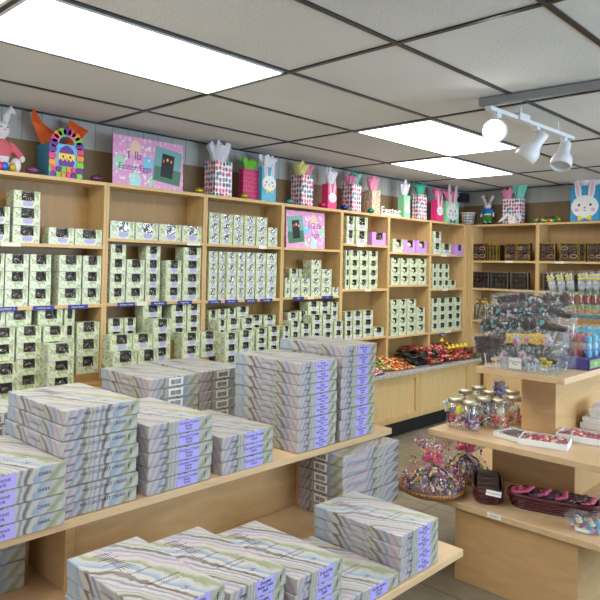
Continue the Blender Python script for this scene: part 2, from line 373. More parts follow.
# ================================================================ BOOKCASES AND COUNTER
XF = -3.68          # face of the left bookcases
YS = 6.61           # face of the back bookcases
ZT = 2.043          # top of the bookcases
ZC = .597           # worktop height
DIV = [1.34, 2.083, 2.86, 3.636, 4.37, 5.067, 5.80, 6.50]
SH = [[1.645, 1.283], [1.695, 1.287], [1.692, 1.283], [1.69, 1.289], [1.75, 1.343, .895], [1.695, 1.376, .88], [1.695, 1.33, .877]]
BAY = ['first', 'second', 'third', 'fourth', 'fifth', 'sixth', 'seventh']
def bookcase(w, dep, zs, label):          # local: width along +y from 0, front at x=0, goes to -dep
    t = thing('bookcase', label, 'bookcase')
    T = .018
    for ya, yb, yy, s_ in ((.0006, T, T, 1), (w-T, w-.0006, w-T, -1)):
        h = MB().bbox(-dep, 0, ya, yb, ZC+.001, ZT, .001)
        for k in range(8):
            for xx in (-.05, -.17): h.box(xx-.0025, xx+.0025, min(yy, yy+s_*.0006), max(yy, yy+s_*.0006), 1.06+k*.12, 1.065+k*.12, 1)
        h.obj('side_panel', [M_WOODV, M_BLACK], t)
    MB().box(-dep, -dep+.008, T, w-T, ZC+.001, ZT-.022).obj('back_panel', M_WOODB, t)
    MB().bbox(-dep, 0, T, w-T, ZT-.022, ZT, .001).obj('top_panel', M_WOODH, t)
    for z in zs: MB().bbox(-dep+.008, -.002, T, w-T, z-.02, z, .001).obj('shelf', M_WOODH, t)
    return t
NOTE = ['beneath the basket-handled egg gift bag', 'beneath the long pink sign', 'beneath the white-tissue egg bag', 'holding the smaller pink sign', 'beneath the pink-tissue bag', 'beneath the mint rabbit bag', 'beneath the flower bucket']
for i in range(7):
    b = bookcase(DIV[i+1]-DIV[i], .21, SH[i], 'maple bookcase on the left wall, %s bay %s' % (BAY[i], NOTE[i]))
    b.location = (XF, DIV[i], 0)
XBACK = [-3.66, -2.90, -2.16, -1.4]
for i in range(3):
    b = bookcase(XBACK[i+1]-XBACK[i], .22, [1.64, 1.333, .977], 'maple bookcase on the back wall, %s' % ['left bay beside the corner', 'middle bay beneath the blue rabbit bag', 'right bay behind the candy sticks'][i])
    b.location = (XBACK[i+1], YS, 0); b.rotation_euler = (0, 0, 0)
    b.rotation_euler[2] = -pi/2; b.location = (XBACK[i], YS, 0)
# filler post in the corner
tag(MB().box(XF-.2, XBACK[0]-.001, DIV[-1]+.001, YS+.2, ZC+.001, ZT).obj('corner_post', M_WOODV), 'narrow maple corner filler between left and back bookcases', 'post')
# base cabinets
XC, YC = -3.40, 6.36
def cabinet(w, label):          # local: width along +y, front at x=0 facing +x
    t = thing('base_cabinet', label, 'cabinet')
    dep = .46; zt = ZC-.036
    c = MB(); c.box(-dep, -.03, .001, w-.001, .15, zt)
    c.box(-.03, 0, .001, .05, .15, zt); c.box(-.03, 0, w-.05, w-.001, .15, zt); c.box(-.03, 0, .05, w-.05, .15, .2); c.box(-.03, 0, .05, w-.05, zt-.04, zt)
    c.obj('body', M_WOODV, t)
    MB().box(-.022, -.012, .051, w/2+.02, .201, zt-.041).obj('door', M_WOODD, t)
    MB().box(-.0295, -.0225, w/2-.02, w-.051, .201, zt-.041).obj('door', M_WOODD, t)
    MB().box(-dep, -.07, .001, w-.001, 0, .149).obj('kickboard', M_KICK, t)
    return t
cy = [1.3, 2.27, 3.25, 4.22, 5.23, 6.18]
for i in range(5):
    c = cabinet(cy[i+1]-cy[i], 'maple base cabinet with sliding doors under the granite, %s along the left wall' % ORD[i]); c.location = (XC-.02, cy[i], 0)
for i in range(3):
    c = cabinet(.72, 'maple base cabinet under the back counter, %s from the corner' % ORD[i]); c.location = (XC+.03+.72*i, YC+.02, 0); c.rotation_euler[2] = -pi/2
tag(MB().box(XC-.3, XC-.02, 6.181, YC+.3, .15, ZC-.036).obj('corner_post', M_WOODV), 'maple corner post where the two rows of base cabinets meet', 'post')
wt = MB(); wt.bbox(XW+.002, XC, 1.3, YB-.002, ZC-.035, ZC, .003); wt.bbox(XC-.001, -1.2, YC, YB-.002, ZC-.035, ZC, .003)
tag(wt.obj('worktop', M_GRAN), 'speckled grey granite worktop running round the corner under the bookcases', 'worktop')

# ================================================================ DISPLAY TABLES
ZL, ZM, ZU, TH = .39, .72, 1.07, .03
LX, LY = -1.368, 2.46
ul = thing('display_table', 'two-tier maple display table stacked with chocolate boxes, left', 'display table', (-2.3, 1.5, 0))
def wpart(t, name, x0, x1, y0, y1, z0, z1, m):
    o = t.location; return MB().bbox(x0-o.x, x1-o.x, y0-o.y, y1-o.y, z0, z1, .002).obj(name, m, t)
LE = P(463.5, 549, z=ZL); UE = P(392, 428, z=ZM)
wpart(ul, 'upper_shelf', -3.02, UE.x, -.3, UE.y, ZM-TH, ZM, M_WOODT)
wpart(ul, 'lower_shelf', -3.02, LE.x, -.3, LE.y, ZL-TH, ZL, M_WOODT)
SX = -2.17
sy0 = P(66, 515, x=SX).y; sy1 = P(304, 470, x=SX).y
wpart(ul, 'end_panel', P(29, 530, y=sy0).x, SX, sy0, sy0+.035, ZL, ZM-TH, M_WOODP)
wpart(ul, 'end_panel', -2.75, SX, sy1-.035, sy1, ZL, ZM-TH, M_WOODP)
wpart(ul, 'centre_panel', -2.4, SX-.02, sy0+.035, sy1-.035, ZL, ZM-TH, M_WOODP)
wpart(ul, 'base_panel', -2.8, -1.7, .2, sy1, 0, ZL-TH, M_WOODP)
# right display table
ur = thing('display_table', 'three-tier maple display table with baskets, jars and lollipops, right', 'display table', (-1.2, 3.6, 0))
RL = P(394, 483.5, z=ZL); RM = P(428, 428.5, z=ZM); RT = P(476, 366.5, z=ZU); RT2 = P(561, 379.5, z=ZU)
wpart(ur, 'lower_shelf', RL.x, -.62, RL.y, 4.6, ZL-TH, ZL, M_WOODT)
wpart(ur, 'middle_shelf', RM.x, -.78, RM.y, 4.45, ZM-TH, ZM, M_WOODT)
wpart(ur, 'top_shelf', RT.x, RT2.x, RT.y, 4.3, ZU-TH, ZU, M_WOODT)
bx = P(451.5, 580, z=0); b2 = P(580, 560, y=bx.y+.05)
wpart(ur, 'base_panel', bx.x, b2.x, max(bx.y, RL.y+.03), 4.4, 0, ZL-TH, M_WOODP)
MSY = P(575, 499, z=ZL).y; m0 = P(492, 470, y=MSY); m1 = P(575, 470, y=MSY)
wpart(ur, 'middle_support', m0.x, m1.x, MSY, 4.3, ZL, ZM-TH, M_WOODP)
t1 = P(555.5, 436, z=ZM); t0 = P(521, 430, y=t1.y)
wpart(ur, 'top_support', t0.x, t1.x, t1.y, 4.2, ZM, ZU-TH, M_WOODP)

# ================================================================ CHOCOLATE BOXES ON THE LEFT TABLE
BW, BD, BH = .28, .43, .0498
def choc_proto(kind, words, side='front'):
    t = thing('chocolate_box', 'x', 'box'); a, d = BW/2-.001, BD
    e = MB().bbox(-d, 0, -a, a, .0006, BH-.0006, .0025)                                        # purple pen-stroke emblem and wording on the lid and long side
    z = BH-.0004
    def stroke(pts, wd=.0012):
        for (x0, y0), (x1, y1) in zip(pts, pts[1:]):
            L = math.hypot(x1-x0, y1-y0) or 1; nx, ny = -(y1-y0)/L*wd, (x1-x0)/L*wd
            e.add([(x0+nx, y0+ny, z), (x1+nx, y1+ny, z), (x1-nx, y1-ny, z), (x0-nx, y0-ny, z)], [(0, 3, 2, 1)], 1)
    for k in range(5):
        o = k*.009; stroke([(-d*.93+o*.3, -.06+o), (-d*.8, -.052+o*.8), (-d*.72, -.045+o*.7), (-d*.6, -.05+o*1.5)])
    for k in range(4): stroke([(-d*(.66+.08*k), -.075), (-d*(.64+.08*k), .0)])
    for row, (x0, n, y0) in enumerate(((-d*.52, 9, -.045), (-d*.33, 14, -.05), (-d*.28, 8, -.01))):
        for k in range(n):
            y = y0+k*.0095; stroke([(x0-.004, y), (x0+.004, y+.003), (x0-.003, y+.006)], .0009)
    stroke([(-d*.15, .02), (-d*.12, .035), (-d*.16, .04), (-d*.13, .05)], .001)
    for k in range(12):
        x0 = -d*.35-k*.008; e.add([(x0, -a-.0004, BH*.5), (x0+.005, -a-.0004, BH*.62), (x0+.006, -a-.0004, BH*.56), (x0+.001, -a-.0004, BH*.44)], [(0, 1, 2, 3)], 1)
    e.obj('carton', [M_SWIRL, M_PURPLE], t)
    if kind == 'mix':
        text('side_lettering', 'MIX COCONUT CREAM', .0155, M_PURPLE, t, (.0006, .01, BH*.62)); text('side_lettering', 'DARK', .011, M_PURPLE, t, (.0006, -.112, BH*.45))
        text('side_lettering', 'f', .03, M_INK, t, (.0006, .108, BH*.5))
    elif kind == 'barcode':
        l = MB().box(.0003, .0012, -.035, .045, .008, BH-.006).obj('barcode_label', M_WHITE, t); b = MB(); y = -.024
        while y < .034:
            wv = rnd.choice((.0012, .002, .003)); b.box(.0012, .0016, y, y+wv, .014, BH-.014); y += wv+rnd.choice((.0014, .0022, .007 if abs(y-.005) < .004 else .002))
        b.obj('bars', M_BLACK, l)
    elif kind == 'left':
        l = MB().box(.0003, .0012, -.11, -.02, .0035, BH-.005).obj('label', M_LILAC, t); text('lettering', words, .0165, M_INK, l, (.0016, -.065, BH*.5))
        text('side_lettering', 'DARK', .015, M_PURPLE, t, (.0006, .07, BH*.52))
    else:
        l = MB().box(.0003, .0012, -.015, .075, .0035, BH-.004).obj('label', M_LILAC, t)
        text('lettering', words, .0135 if words.count('\n') > 1 else .016, M_INK, l, (.0016, .03, BH*.5))
        text('side_lettering', 'DARK', .012, M_PURPLE, t, (.0006, -.075, BH*.5)); text('side_lettering', 'f', .03, M_INK, t, (.0006, .108, BH*.5))
    return t
PROT = {}
def stack(key, kind, words, n, x, yc, z0, desc, rz=0, jit=.004, grp=None, w=None, hs=1):
    if (kind, words) not in PROT: PROT[(kind, words)] = [choc_proto(kind, words), False]
    pr = PROT[(kind, words)]
    r = random.Random(hash(key) % 1000 if False else sum(map(ord, key)))
    for k in range(n):
        o = pr[0] if not pr[1] else tree_copy(pr[0]); pr[1] = True
        pos = 'bottom box' if k == 0 else ('top box' if k == n-1 else ('%s box up' % ORD[k]))
        if n == 1: pos = 'single box'
        tag(o, '%s of %s' % (pos, desc), 'candy box', grp or key)
        o.location = (x+r.uniform(-jit, jit), yc+r.uniform(-jit, jit), z0+k*BH*hs); o.rotation_euler = (0, 0, rz+r.uniform(-.012, .012))
        o.scale = (1, (w or BW)/BW, hs)
XU = UE.x-.004
def yfor(u0, u1, v, x): return (P(u0, v, x=x).y+P(u1, v, x=x).y)/2
stack('coconut dark boxes', 'left', 'Coconut\nDark', 4, XU+.03, yfor(-29, 57, 540, XU), ZM, 'the Coconut Dark chocolate stack at far left')
stack('mix coconut cream boxes', 'mix', '', 7, XU, yfor(58.5, 138, 515, XU), ZM, 'the tall unlabelled Mix Coconut Cream stack', jit=.007)
stack('coconut cream petite boxes', 'front', 'Coconut Cream\nPetite\nDark', 5, XU, yfor(142, 216, 490, XU), ZM, 'the Coconut Cream Petite Dark stack', w=.29)
stack('coconut cream boxes', 'front', 'Coconut Cream\nDark', 3, XU, yfor(220, 272, 475, XU)+.005, ZM, 'the low stack labelled Coconut Cream Dark')
stack('vanilla butter cream boxes', 'front', 'Vanilla\nButter Cream\nDark', 8, XU, yfor(297, 336, 453, XU), ZM, 'the tall Vanilla Butter Cream stack left of its neighbour', jit=.003, w=.262)
stack('vanilla butter cream boxes at the end', 'front', 'Vanilla Butter\nCream\nDark', 9, XU, yfor(338, 373, 437, XU)+.012, ZM, 'the tallest butter cream stack at the shelf end', jit=.006, w=.262)
XJ = -2.52
yj = P(199, 373, x=XJ).y-BW/2
stack('barcode boxes behind', 'barcode', '', 6, XJ, yj, ZM, 'the barcode-faced stack behind the Coconut Cream Petite boxes')
stack('boxes in the back row', 'barcode', '', 6, XJ-.02, yj+BW+.02, ZM, 'the shadowed back-row stack left of the butter cream boxes')
stack('boxes behind coconut dark', 'barcode', '', 5, XJ, .98, ZM, 'the back-row stack peeking out at the far left edge')
XLb = LE.x-.012
gy = P(288, 562, x=XLb).y; hy = P(344, 548.5, x=XLb).y
stack('chocolate butter cream boxes', 'front', 'Chocolate\nButter Cream\nDark', 6, XLb+.03, P(224.5, 561, x=XLb+.03).y-.113, ZL, 'the leftmost Chocolate Butter Cream stack on the lower shelf', jit=.004, w=.235)
stack('second chocolate butter cream boxes', 'front', 'Chocolate\nButter Cream\nDark', 5, XLb, gy-.118, ZL, 'the middle Chocolate Butter Cream stack on the lower shelf', w=.225)
stack('fruit and nut boxes', 'front', 'Fruit & Nut\nDark', 4, XLb, hy-.118, ZL, 'the Fruit & Nut Dark stack on the lower shelf', w=.225, jit=.004)
iy = (P(399, 585, x=XLb).y+P(439, 561, x=XLb).y)/2
stack('single vanilla box', 'front', 'Vanilla Butter\nCream\nDark', 1, XLb, (iy-.13+hy)/2, ZL, 'the low vanilla box lying between taller lower stacks', w=iy-.15-hy)
stack('vanilla boxes on the lower shelf', 'front', 'Vanilla\nButter Cream\nDark', 4, XLb, iy, ZL, 'the four-box butter cream stack at the lower shelf end', jit=.003, hs=.86, w=.26)
mp = P(343, 457, z=ZL+6*BH)
stack('sideways boxes at the back', 'barcode', '', 6, mp.x-BW/2, mp.y+.004, ZL, 'the sideways barcode stack at the back of the lower shelf', rz=-pi/2, jit=.003)
stack('barcode boxes under the shelf', 'barcode', '', 5, -2.3, P(25, 570, x=-2.3).y-BW/2, ZL, 'the dim barcode stack under the upper shelf at far left', jit=.003)
# ================================================================ EGG BOXES ON THE LEFT BOOKCASES
EW, ED, EH = .16, .10, .10
def egg_proto(body, fill, label, film):
    t = thing('candy_egg_box', 'x', 'box'); a = EW/2; y0, y1 = -.035, .045; zz = .42*EH; xb = -.045
    b = MB(); b.box(-ED, 0, -a, y0, .0005, EH-.0005); b.box(-ED, 0, y1, a, .0005, EH-.0005)
    b.box(-ED, 0, y0, y1, .0005, zz); b.box(-ED, xb, y0, y1, zz, EH-.0005)
    b.obj('carton', body, t)
    c = MB(); c.box(xb, -.004, y0+.0003, y0+.0015, zz, EH-.002, 1); c.box(xb, -.004, y1-.0015, y1-.0003, zz, EH-.002, 1); c.box(xb, xb+.001, y0, y1, zz, EH-.002, 1); c.box(xb, -.003, y0, y1, zz, zz+.0012, 1)
    c.ell((-.024, .005, zz+.019), (.019, .034, .019), 12, 6, 0)
    c.obj('candy_egg', [fill, M_DARKTRAY], t)
    f = MB(); f.add([(-.0006, y0, zz), (-.0006, y1, zz), (-.0006, y1, EH-.001), (-.0006, y0, EH-.001), (xb, y1, EH-.001), (xb, y0, EH-.001)], [(0, 1, 2, 3), (3, 2, 4, 5)])
    f.obj('window_film', film, t)
    if label: MB().box(.0001, .001, -.022, .032, .012, .034).obj('label', M_LILAC, t)
    return t
EP = {}
def egg(kind):
    if kind not in EP:
        EP[kind] = [egg_proto(M_LILACBOX if kind[0] == 'p' else M_FLORAL, M_CREAM if kind[1] == 'w' else M_CHOC, kind[2] == 'l', M_FILM2 if kind[0] == 's' else M_FILM), True]
        EP[kind][1] = False
    e = EP[kind]
    if not e[1]: e[1] = True; return e[0]
    return tree_copy(e[0])
def row(n): return ORD[n]+' level'
NEGG = 0
def egg_stack(u0, u1, n, z0, h, x, desc, grp, kind='gcl', v=None, d=.10, clamp=None):
    global NEGG
    v = v or 290
    a = P(u0, v, x=x).y; b = P(u1, v, x=x).y
    if clamp: a = max(a, clamp[0]); b = min(b, clamp[1])
    w_ = b-a
    if w_ < .04: return
    for k in range(n):
        kd = kind
        o = egg(kd); off = rnd.uniform(-.001, .001)*(k > 0); NEGG += 1
        o.location = (x, (a+b)/2+off, z0+k*h); o.scale = (d/ED, (w_-.004)/EW, (h-.0015)/EH); o.rotation_euler = (0, 0, rnd.uniform(-.025, .025))
        colour = 'lilac' if kd[0] == 'p' else 'green floral'
        tag(o, '%s egg box, %s%s' % (colour, (row(k)+', ') if n > 1 else '', desc), 'candy box', grp)
def eggs(bay, shelf, z, h, cols, v, names, x=XF-.012, kind='gcl', d=.1):
    for i, c in enumerate(cols):
        dx = c[3] if len(c) > 3 else 0; kd = c[4] if len(c) > 4 else kind
        egg_stack(c[0], c[1], c[2], z, h, x+dx, '%s stack from left, %s, %s bay' % (ORD[i], shelf, BAY[bay]), '%s, %s bay' % (names, BAY[bay]), kd, v, d, (DIV[bay]+.0195, DIV[bay+1]-.0195))
S1, S2, S3 = 'top shelf', 'middle shelf', 'lower shelf'
G, GN, GW, PL, PWt = 'gcl', 'gcn', 'gwn', 'pcl', 'pwl'
eggs(0, S1, SH[0][0], .1, [(-18, 10, 2), (12.5, 39.8, 3), (48.6, 74.3, 1), (74.8, 102.5, 1)], 232, 'egg boxes on the top shelf')
eggs(0, S2, SH[0][1], .1, [(-12, 4, 3, 0, GN), (5, 28.5, 3, 0, GN), (29.5, 51, 3, 0, GN), (58.5, 81.5, 3, 0, GN), (82.5, 104, 3, 0, GN)], 280, 'egg boxes on the middle shelf')
eggs(1, S1, SH[1][0], .115, [(110, 134.5, 1), (135.5, 158, 1), (159, 181, 1), (182, 203, 1)], 232, 'egg boxes on the top shelf', kind='scl')
eggs(1, S2, SH[1][1], .093, [(110, 125.5, 4, 0, GN), (126.5, 144.5, 3, 0, GN), (145.5, 160, 4, -.03), (166, 181.5, 3), (183, 200.5, 4)], 275, 'egg boxes on the middle shelf')
eggs(2, S1, SH[2][0], .075, [(208.8, 219.4, 3), (220.2, 232.4, 3), (233.2, 243.4, 3), (244.2, 255.4, 3), (256.2, 267.2, 3), (268, 277.5, 2)], 235, 'egg boxes on the top shelf', kind='scl')
eggs(2, S2, SH[2][1], .089, [(208.5, 217.5, 4), (218.5, 226, 4, -.02), (226.8, 236.2, 4), (237, 245, 4), (245.8, 254.8, 4), (255.6, 265.6, 4), (266.4, 276.5, 4)], 275, 'egg boxes on the middle shelf', kind='scl')
eggs(3, S2, SH[3][1], .077, [(285, 290.5, 2), (291.2, 300.2, 2), (301, 310, 2), (311, 320.6, 4), (321.4, 331.4, 3), (332.2, 340, 1)], 285, 'egg boxes on the middle shelf', kind='scn')
eggs(3, 'back of middle shelf', SH[3][1], .077, [(289, 298, 3), (299, 308, 3)], 285, 'back row of egg boxes', x=XF-.115, d=.085)
eggs(4, S1, SH[4][0], .125, [(346.5, 354.5, 2, -.01), (356, 367.5, 2), (372, 386, 1, 0, PL)], 232, 'egg boxes on the top shelf', d=.12)
eggs(4, S2, SH[4][1], .088, [(345.5, 349.6, 4), (350, 359, 4), (359.6, 368.2, 4), (368.8, 377.6, 4)], 270, 'egg boxes on the middle shelf', kind=GN)
eggs(4, S3, SH[4][2], .083, [(345, 352.5, 3), (353.2, 362.2, 3), (363, 373, 3), (374, 384, 1)], 320, 'egg boxes on the lower shelf')
eggs(5, S1, SH[5][0], .13, [(393, 403.5, 1, 0, GW), (404, 415.5, 1, 0, PWt), (416, 427, 1, 0, PWt)], 246, 'egg boxes on the top shelf', d=.12)
eggs(5, S2, SH[5][1], .088, [(391, 399.8, 3), (400.5, 408.8, 3), (409.5, 417.6, 3), (418.2, 426.3, 3)], 270, 'egg boxes on the middle shelf', kind=GW)
eggs(5, S3, SH[5][2], .088, [(391, 398.5, 4), (399, 406.6, 4), (407.2, 416, 4), (416.6, 425, 3)], 312, 'egg boxes on the lower shelf', kind=GW)
eggs(6, S1, SH[6][0], .12, [(433.5, 441, 2), (441.8, 451.2, 1), (456, 464.2, 1, 0, PL)], 250, 'egg boxes on the top shelf', d=.12)
eggs(6, S2, SH[6][1], .088, [(432.6, 437.2, 3), (437.8, 443.2, 3), (443.8, 449.2, 3), (449.8, 456, 1)], 275, 'egg boxes on the middle shelf', kind=GN)
eggs(6, S3, SH[6][2], .088, [(432, 438.2, 4), (438.8, 446.2, 4), (446.8, 453.8, 4), (454.4, 461.2, 4)], 310, 'egg boxes on the lower shelf', kind=GN)
# stacks standing on stepped risers on the worktop: (u0,u1,vtop,x[,kind])
def counter_eggs(bay, cols, h, where, zr, kind=G):
    for i, c in enumerate(cols):
        u0, u1, vt, x = c[:4]; kd = c[4] if len(c) > 4 else kind
        zt = P((u0+u1)/2, vt, x=x).z; n = max(1, int(round((zt-zr)/h))); hh = (zt-zr)/n
        egg_stack(u0, u1, n, zr, hh, x, '%s stack in the %s worktop row, %s bay' % (ORD[i], where, BAY[bay]), 'egg boxes on the worktop, %s bay' % BAY[bay], kd, vt+8, .1, (DIV[bay]+.0195, DIV[bay+1]-.0195) if x < XF+.1 else None)
def riser(bay, xa, xb, z, word):
    tag(MB().bbox(xa, xb, DIV[bay]+.02, DIV[bay+1]-.02, ZC+.0005, z-.0005, .002).obj('display_riser', M_WOODB), 'plain maple riser under the %s egg boxes, %s bay' % (word, BAY[bay]), 'riser', 'risers under the egg boxes')
x1, x2, x3 = XF-.012, XF+.102, XF+.206
RZ = [(.86, .82, .8), (1.02, .9, .77), (.93, .86, .75), (.93, .85, .8)]
for q in range(4):
    riser(q, XF-.19, XF-.003, RZ[q][0], 'rear'); riser(q, XF+.0, XF+.1025, RZ[q][1], 'middle')
    if q < 3: riser(q, XF+.105, XF+.2065, RZ[q][2], 'front')
x4 = x1-.005
counter_eggs(0, [(-14, 5.5, 309, x1), (6, 31.5, 309.5, x1), (38, 63, 309, x1), (64.5, 75, 309, x1), (77, 100, 322, x1)], .1, 'back', RZ[0][0], GN)
counter_eggs(0, [(-9, 15, 328, x2), (16.5, 41.5, 326.5, x2), (43, 65.5, 326, x2)], .1, 'middle', RZ[0][1], GN)
counter_eggs(0, [(-8, 19, 364, x3), (48, 74.5, 344, x3)], .1, 'front', RZ[0][2], GN)
counter_eggs(1, [(108.5, 123.5, 318.5, x1), (124.5, 136, 318, x1), (143, 162, 305, x1), (171.5, 186.5, 304.5, x1), (187.5, 202, 303.5, x1)], .096, 'back', RZ[1][0])
counter_eggs(1, [(110, 132, 335, x2), (132.8, 152.5, 334, x2), (153.2, 171, 319, x2), (182.5, 200, 333, x2), (201, 217, 331.5, x2)], .096, 'middle', RZ[1][1])
counter_eggs(1, [(113, 137, 351, x3), (138, 158.5, 350, x3)], .096, 'front', RZ[1][2], GN)
counter_eggs(2, [(209, 217.5, 310, x1), (218, 226.5, 309, x1), (227.3, 236, 308.5, x1), (237, 248.5, 306.5, x1), (249.5, 262, 315, x1), (264, 275.5, 315, x1)], .082, 'back', RZ[2][0])
counter_eggs(2, [(218.5, 226, 320, x2), (227, 240, 318.5, x2), (242, 255, 318, x2), (256, 267, 328.5, x2), (268.5, 279.5, 326.5, x2)], .082, 'middle', RZ[2][1])
counter_eggs(2, [(225, 238, 333, x3), (239.5, 252, 330.5, x3)], .082, 'front', RZ[2][2])
counter_eggs(3, [(288, 298, 312.5, x1), (299, 307, 311, x1), (308, 319, 301.5, x1), (319.8, 330, 301.5, x1), (331, 340, 302, x1)], .08, 'back', RZ[3][0])
counter_eggs(3, [(283, 290, 326, x2), (291, 300, 321, x2), (301, 311, 323.5, x2), (312, 322, 315, x2), (323, 333, 314.5, x2), (334, 343, 321, x2)], .08, 'middle', RZ[3][1])
# price strips on the shelf fronts
def strip(u0, u1, v, z, bluee, label, words=None, x=XF):
    a = P(u0, v, x=x).y; b = P(u1, v, x=x).y; h = .026 if bluee else .022
    o = MB().box(0, .0012, -(b-a)/2, (b-a)/2, -h/2, h/2).obj('shelf_tag', M_BLUETAG if bluee else M_TAGW, None, (x-.0005, (a+b)/2, z-.012))
    tag(o, label, 'price tag', 'price tags on the shelf fronts')
    if words: text('lettering', words, min(.016, (b-a)/len(words)*1.5), M_WHITE if bluee else M_INK, o, (.0015, 0, 0))
strip(1, 21, 243, SH[0][0], 0, 'cream price tag on the top shelf front, first bay', None)
strip(-6, 17.5, 308, SH[0][1], 1, 'blue tag at the left edge of the first bay', 'COCONUT  5')
strip(33, 54.5, 306, SH[0][1], 1, 'blue tag in the middle of the first bay', 'Vanilla Buttercream')
strip(68, 88, 305, SH[0][1], 1, 'blue tag at right of the first bay', 'Peanut Butter')
strip(187, 200, 243, SH[1][0], 0, 'cream tag at right of the top shelf, second bay')
strip(117.5, 135, 303.5, SH[1][1], 1, 'blue tag at left of the second bay', 'Coconut Cream')
strip(137, 147.5, 302.5, SH[1][1], 0, 'white tag between two blue tags, second bay')
strip(151, 167, 302, SH[1][1], 1, 'blue tag in the middle of the second bay', 'Fruit & Nut')
strip(177.5, 192, 301, SH[1][1], 1, 'blue tag at right of the second bay', 'Maple Nut')
strip(259, 266.5, 245, SH[2][0], 0, 'white tag on the top shelf, third bay')
for u0, u1, q in ((208.5, 221, 'leftmost'), (225, 238, 'second from left'), (245, 257, 'third from left'), (260.5, 272.5, 'rightmost')): strip(u0, u1, 300, SH[2][1], 1, 'blue tag %s on the middle shelf, third bay' % q, 'Dark Choc')
strip(293, 304, 298, SH[3][1], 1, 'blue tag at left of the fourth bay', 'Milk'); strip(308, 314, 298, SH[3][1], 0, 'white tag beside a blue tag, fourth bay'); strip(322, 333, 297, SH[3][1], 1, 'blue tag at right of the fourth bay', 'Dark')
strip(357, 364, 246, SH[4][0], 0, 'white tag on the top shelf, fifth bay'); strip(365, 371, 289, SH[4][1], 0, 'white tag on the middle shelf, fifth bay')
strip(441, 447, 255, SH[6][0], 0, 'white tag on the top shelf, seventh bay'); strip(442, 448, 289, SH[6][1], 0, 'white tag on the middle shelf, seventh bay'); strip(445, 451, 331, SH[6][2], 0, 'white tag on the lower shelf, seventh bay')
def bstrip(u0, u1, z, label):
    a = P(u0, 262, y=YS).x; b = P(u1, 262, y=YS).x
    tag(MB().box(-(b-a)/2, (b-a)/2, -.0012, 0, -.013, .009).obj('shelf_tag', M_TAGW, None, ((a+b)/2, YS, z-.008)), label, 'price tag', 'price tags on the shelf fronts')
bstrip(505, 513, 1.64, 'white tag on the top shelf, left bay of the back wall'); bstrip(555, 564, 1.64, 'white tag on the top shelf, middle bay of the back wall')
# ================================================================ GIFT BAGS AND TOYS ON TOP OF THE BOOKCASES
def tissue(t, w_, d_, h, c, seed, z, off=(0, 0), name='tissue_paper'):
    r = random.Random(seed); n = 18; mb = MB(); vs = []
    rad = [.72, 1.15, 1.6, 1.55]; hs = [-.12, .35, .75, 1.0]
    for ph in (0, 1):
        o = len(mb.v); vs = []
        for i in range(4):
            for k in range(n):
                a = 2*pi*k/n; q = rad[i]*(1+r.uniform(-.18, .18)*(i > 0))*(1 if ph == 0 else .6)
                hh = h*hs[i]*(1+(r.uniform(-.35, .12) if i == 3 else 0))*(1 if ph == 0 else 1.05)
                if i == 3 and k % 3 == 0: hh *= .8
                vs.append((off[0]+cos(a)*d_/2*q*.95, off[1]+sin(a)*w_/2*q*.95, z+hh))
        fs = [(i*n+k, i*n+(k+1) % n, (i+1)*n+(k+1) % n, (i+1)*n+k) for i in range(3) for k in range(n)]
        mb.add(vs, fs, 0, False)
        vs2 = [(off[0], off[1], z+h*.35)]+vs[n:2*n]; mb.add(vs2, [(0, 1+k, 1+(k+1) % n) for k in range(n)], 0)
    m = plain('tissue_%d_%d_%d' % c, rgb(*c), .6)
    return mb.obj(name, m, t)
def bag_body(w_, d_, h, mats, t, sidem=0):
    mb = MB(); a, b = d_/2, w_/2; th = .0015
    mb.box(a-th, a, -b, b, 0, h); mb.box(-a, -a+th, -b, b, 0, h); mb.box(-a, a, -b, -b+th, 0, h, sidem); mb.box(-a, a, b-th, b, 0, h, sidem); mb.box(-a, a, -b, b, 0, .003)
    return mb.obj('paper_bag', mats, t)
def handles(t, w_, d_, h, m, hh=.06):
    for s in (1, -1):
        x = s*(d_/2-.003); pts = [(x, -w_*.22, h-.02), (x, -w_*.2, h+hh*.6), (x, 0, h+hh), (x, w_*.2, h+hh*.6), (x, w_*.22, h-.02)]
        MB().tube(pts, .0025, 6).obj('handle', m, t)
def rabbit_face(t, w_, z0, x, hh, bow=None, ear=.45, cm=None):
    """flat printed rabbit: width w_, head centre z0; faces +x"""
    mb = MB(); rw = w_*.42
    for s in (-1, 1):
        mb.disc(s*rw*.5, z0+rw*1.25, rw*.24, rw*ear*2, x, .002, -s*.12, 14, 0); mb.disc(s*rw*.52, z0+rw*1.3, rw*.12, rw*ear*1.5, x+.001, .002, -s*.12, 12, 1)
    mb.disc(0, z0, rw, rw*.85, x+.0005, .003, 0, 20, 0)
    for s in (-1, 1):
        mb.disc(s*rw*.42, z0+rw*.12, rw*.09, rw*.11, x+.0036, .001, 0, 8, 2); mb.disc(s*rw*.6, z0-rw*.25, rw*.17, rw*.14, x+.0036, .0008, 0, 10, 3)
    mb.disc(0, z0-rw*.1, rw*.1, rw*.07, x+.0038, .001, 0, 6, 4); mb.disc(0, z0-rw*.3, rw*.12, rw*.03, x+.0038, .001, 0, 6, 2)
    if bow:
        for s in (-1, 1): mb.poly([(0, z0-rw*.85), (s*rw*.5, z0-rw*.62), (s*rw*.5, z0-rw*1.1)][::s], x+.004, .002, 5)
    return mb.obj('rabbit_face', [M_WHITE, C('ear_pink', 240, 190, 205), M_BLACK, C('cheek_pink', 240, 170, 190), C('nose_red', 220, 60, 80), bow or M_BLACK], t)
def wall_pos(us, u1, vb, x=XF-.02):
    a = P(us, vb, x=x).y; b = P(u1, vb, x=x).y; return a, b
